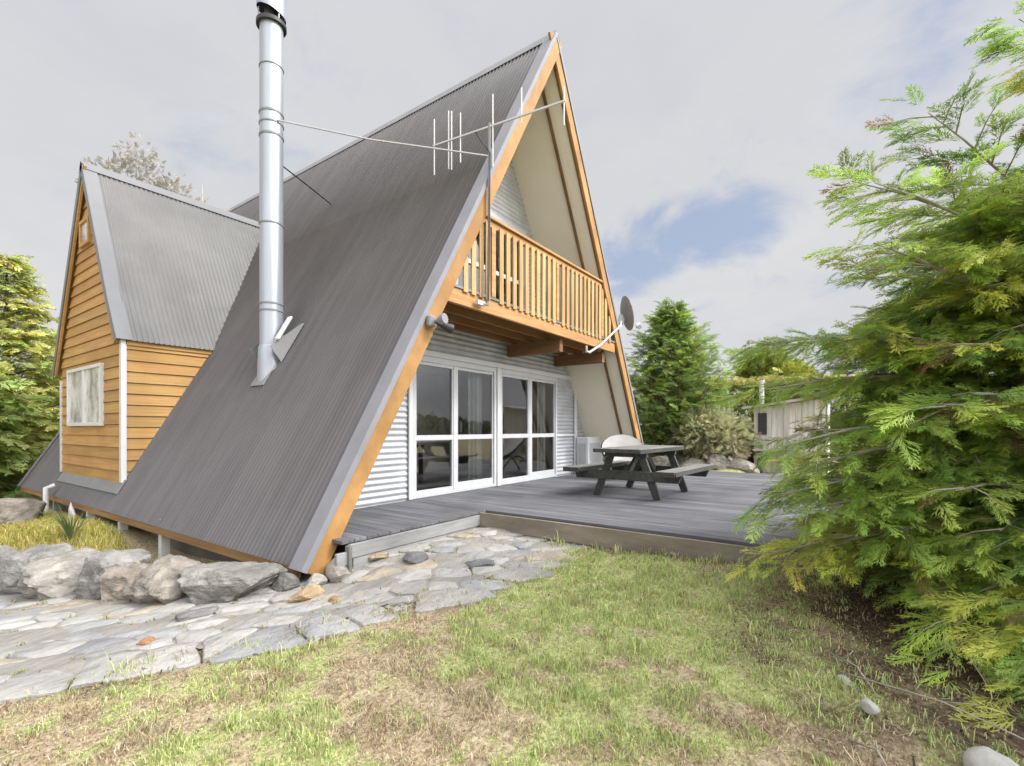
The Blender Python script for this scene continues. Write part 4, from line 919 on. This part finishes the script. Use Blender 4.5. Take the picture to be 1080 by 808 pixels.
# hedge
hd = empty('hedge', (13.5, -1.5, -.3), 'clipped olive-green hedge running behind the shed with a pale yellow top', 'hedge'); r = np.random.default_rng(31)
n_ = 5200; t = r.uniform(-4, 5, n_); hx = r.uniform(-.55, .55, n_); hz = r.uniform(0, 2.95, n_); f_ = r.random(n_); hx = np.where(f_ < .55, -.55 + r.normal(0, .1, n_), hx); hz = np.where(f_ > .72, 2.9 + r.normal(0, .08, n_), hz)
P_ = np.stack([hx + t * .25, -t, hz], -1); D_ = np.stack([np.where(hx < 0, -1, .6), r.normal(0, .6, n_), np.where(hz > 2.7, 1.0, .35)], -1) + r.normal(0, .35, (n_, 3)); U_ = np.array([0, 0, 1]) + r.normal(0, .5, (n_, 3))
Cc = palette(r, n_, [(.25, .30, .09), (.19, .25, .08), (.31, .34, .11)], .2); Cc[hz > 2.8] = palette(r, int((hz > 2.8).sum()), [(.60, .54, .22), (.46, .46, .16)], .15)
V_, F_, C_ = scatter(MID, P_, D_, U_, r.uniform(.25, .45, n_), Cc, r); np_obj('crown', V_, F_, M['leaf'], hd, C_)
tb = MB()
for t in np.arange(-3.8, 5, .6): tb.tube([(t * .25, -t, -.1), (t * .25 + .05, -t, 2.4)], [.05, .015], 6)
tb.build('trunk', M['bark'], hd)
# far wood along the horizon
r = np.random.default_rng(77); Ps = []; Cs = []
for k in range(170):
    a = R(r.uniform(-62, 75)) ; d = r.uniform(45, 80); q = np.array([math.sin(HEAD + a), math.cos(HEAD + a)]) * d + CAM[:2]; hh = r.uniform(1.2, 3.0) * d / 55; c0 = np.array([(.10, .12, .05), (.13, .14, .06), (.075, .10, .05)][r.integers(0, 3)])
    for _ in range(60):
        v = r.normal(0, 1, 3); v /= np.linalg.norm(v); Ps.append(np.array([q[0], q[1], -.6 + hh * .45]) + v * np.array([1.7, 1.7, hh * .5]) * r.uniform(.6, 1.05)); Cs.append(c0 * (1 + r.normal(0, .2)))
Ps = np.array(Ps); n_ = len(Ps); V_, F_, C_ = scatter(COARSE, Ps, r.normal(0, 1, (n_, 3)) + np.array([0, 0, .4]), np.array([0, 0, 1]) + r.normal(0, .5, (n_, 3)), r.uniform(.9, 1.6, n_), np.clip(np.array(Cs), .01, 1), r)
tag(np_obj('far_wood', V_, F_, M['leaf'], None, C_), kind='stuff')

# ------------------------------------------------------------------ blades: lawn grass, tufts, flax
def blades(P, H_, Wd, Cl, lean, r, seg=1):
    n_ = len(P); a = r.uniform(0, 2 * np.pi, n_); s = np.stack([np.cos(a), np.sin(a), np.zeros(n_)], -1); b_ = r.uniform(0, 2 * np.pi, n_); ld = np.stack([np.cos(b_), np.sin(b_), np.zeros(n_)], -1) * (lean * r.uniform(.2, 1.2, n_))[:, None]
    up = np.array([0, 0, 1.])
    A = P - s * Wd[:, None] / 2; B = P + s * Wd[:, None] / 2; mid = P + (ld * .35 + up * .6) * H_[:, None]; T = P + (ld + up * np.maximum(.15, 1 - lean * .45)[:, None]) * H_[:, None]
    m1 = mid - s * Wd[:, None] * .36; m2_ = mid + s * Wd[:, None] * .36; T2 = T + s * Wd[:, None] * .05
    V_ = np.stack([A, B, m2_, m1, T, T2], 1).reshape(-1, 3); k = np.arange(n_)[:, None] * 6
    F_ = np.concatenate([k + np.array([[0, 1, 2, 3]]), k + np.array([[3, 2, 5, 4]])], 0); return V_, F_, np.repeat(Cl, 6, 0)
r = np.random.default_rng(55)
n_ = 420000
dd = .9 + 6.2 * r.random(n_) ** 1.15; aa = R(1) * r.uniform(-52, 50, n_)
q = CAM[:2] + dd[:, None] * np.stack([np.sin(HEAD + aa), np.cos(HEAD + aa)], -1)
ok = ~inpoly(q[:, 0], q[:, 1], PATH) & ~((q[:, 0] > -2.22) & (q[:, 1] > -3.98)) & ~((q[:, 1] > -.4) & (q[:, 0] > -6.3)) & (q[:, 1] < 1.0)
q = q[ok]; g = green_mask(q[:, 0], q[:, 1]); d_ = dirt_mask(q[:, 0], q[:, 1])
ok = r.random(len(q)) < (.50 + .5 * g) * (1 - .90 * d_); q = q[ok]; g = g[ok]; n_ = len(q)
P_ = np.stack([q[:, 0], q[:, 1], gz(q[:, 0], q[:, 1]) - .004], -1)
isg = r.random(n_) < g * .85 + .05
cg = palette(r, n_, [(.48, .57, .20), (.56, .62, .25), (.38, .50, .17), (.60, .62, .30)], .2); cs = palette(r, n_, [(.52, .43, .27), (.64, .55, .38), (.44, .34, .21), (.30, .21, .13)], .2)
Cl = np.where(isg[:, None], cg, cs); clump = .55 + 1.1 * sst(.42, .68, fbm(q[:, 0] * 9, q[:, 1] * 9, 91, 2)); Hh = np.where(isg, r.uniform(.016, .046, n_), r.uniform(.012, .04, n_)) * clump * np.where(r.random(n_) < .03, 1.9, 1) * (1 + 1.1 * sst(.22, .04, dist_poly(q[:, 0], q[:, 1], PATH)) * (r.random(n_) < .5) + 1.3 * ((np.abs(q[:, 0] + 2.3) < .09) & (r.random(n_) < .5))); lean = np.where(isg, r.uniform(.3, .9, n_), r.uniform(.7, 2.2, n_)); dist = np.hypot(q[:, 0] - CAM[0], q[:, 1] - CAM[1])
J = np.repeat(np.array(JOINT), 9, 0) + r.normal(0, .016, (len(JOINT) * 9, 2)); nj = len(J)
P_ = np.concatenate([P_, np.stack([J[:, 0], J[:, 1], gz0(J[:, 0], J[:, 1]) + .008], -1)]); Hh = np.concatenate([Hh, r.uniform(.03, .06, nj)]); lean = np.concatenate([lean, r.uniform(.4, 1.5, nj)])
Cl = np.concatenate([Cl, palette(r, nj, [(.35, .36, .12), (.28, .33, .10), (.46, .38, .22)], .2)]); dist = np.concatenate([dist, np.hypot(J[:, 0] - CAM[0], J[:, 1] - CAM[1])])
V_, F_, C_ = blades(P_, Hh, .0022 + .0009 * dist, Cl, lean, r); tag(np_obj('grass', V_, F_, M['grass'], None, C_), kind='stuff')
# fallen leaf litter and soil crumbs along the edges and under the conifer
n_ = 26000; q = np.stack([r.uniform(-7, -2.2, n_), r.uniform(-6, .4, n_)], -1); d_ = dirt_mask(q[:, 0], q[:, 1]); ok = (r.random(n_) < d_ * .9 + .03) & (~inpoly(q[:, 0], q[:, 1], PATH) | ((r.random(n_) < .10) & (q[:, 1] < .2))); q = q[ok]; n_ = len(q)
P_ = np.stack([q[:, 0], q[:, 1], np.where(inpoly(q[:, 0], q[:, 1], PATH), gz0(q[:, 0], q[:, 1]) + .036, gz(q[:, 0], q[:, 1]) + .002)], -1); V_, F_, C_ = blades(P_, r.uniform(.01, .035, n_), r.uniform(.004, .012, n_), palette(r, n_, [(.16, .10, .06), (.26, .18, .11), (.09, .06, .04), (.38, .29, .19)], .2), r.uniform(1.5, 3, n_), r)
tag(np_obj('leaf_litter', V_, F_, M['grass'], None, C_), kind='stuff')
# long grass in the bed behind the boulders
n_ = 30000; q = np.stack([r.uniform(-6.6, -4.55, n_), r.uniform(1.9, 8.2, n_)], -1)
ok = (q[:, 0] > -4.45 - .5 * (q[:, 1] - .4)) & (fbm(q[:, 0] * 1.3, q[:, 1] * 1.3, 8) > .36); q = q[ok]; n_ = len(q)
P_ = np.stack([q[:, 0], q[:, 1], gz(q[:, 0], q[:, 1])], -1); V_, F_, C_ = blades(P_, r.uniform(.06, .19, n_), r.uniform(.005, .010, n_), palette(r, n_, [(.46, .44, .09), (.55, .47, .13), (.32, .37, .08), (.58, .46, .20)], .18), r.uniform(.4, 1.3, n_), r)
tag(np_obj('long_grass', V_, F_, M['grass'], None, C_), kind='stuff')
def flax(loc, n_, h_, seed, cols, label, wid=.025):
    r = np.random.default_rng(seed); root = empty('flax_plant', loc, label, 'plant'); V_ = []; F_ = []; C_ = []
    for k in range(n_):
        a = r.uniform(0, 6.28); ln = h_ * r.uniform(.6, 1.1); o_ = np.array([math.cos(a), math.sin(a), 0]); s_ = np.array([-math.sin(a), math.cos(a), 0]); le = r.uniform(.25, .95); c_ = np.array(cols[r.integers(0, len(cols))]) * r.uniform(.8, 1.2); b0 = len(V_)
        for j in range(6):
            u = j / 5; p = o_ * (.03 + ln * le * u ** 1.5) + np.array([0, 0, ln * (u - .42 * le * u ** 2.4)]); w_ = wid * (1 - u ** 2.2) * (.6 + .4 * min(1, u * 4)) + .001
            V_ += [p - s_ * w_ / 2 + np.array([0, 0, .15 * w_]), p + s_ * w_ / 2 + np.array([0, 0, .15 * w_])]; C_ += [c_, c_]
        for j in range(5): F_.append((b0 + 2 * j, b0 + 2 * j + 1, b0 + 2 * j + 3, b0 + 2 * j + 2))
    np_obj('leaf_clump', np.array(V_), np.array(F_), M['grass'], root, np.array(C_), True); return root
FC = [(.15, .20, .07), (.26, .28, .13), (.36, .34, .20), (.10, .14, .05)]
flax((-4.85, 3.25, float(gz(-4.85, 3.25))), 46, .50, 1, FC, 'spiky green flax plant under the roof edge above the blue-grey boulder'); flax((-5.05, 4.75, float(gz(-5.05, 4.75))), 34, .62, 2, FC, 'spiky flax plant with pale blades beside the white pipe under the eave')
flax((6.55, -.65, .05), 26, 1.25, 3, [(.28, .29, .16), (.36, .34, .2), (.2, .24, .1)], 'tall pale-bladed flax plant in front of the dense green conifer', .05)
# dead twigs lying under the conifer
for (a, b_, l_) in [((-3.95, -4.0, -.21), (-4.35, -4.72, -.17), 'long bare fallen twig running from the conifer to the round grey stone'), ((-3.75, -3.95, -.20), (-4.1, -4.15, -.22), 'short grey fallen twig on the bare soil under the conifer'), ((-4.55, -4.05, -.235), (-4.72, -4.18, -.235), 'thin pale fallen twig on the soil left of the small round stone')]:
    mb = MB(); a = Vector(a); b2 = Vector(b_); m_ = (a + b2) / 2 + Vector((.02, -.02, .03)); mb.tube([a, m_, b2], [.0045, .004, .002], 6); mb.tube([m_, m_ + (b2 - a) * .2 + Vector((.05, .03, .03))], [.0035, .0015], 5); tag(mb.build('twig', M['twig'], smooth=True), l_, 'twig')
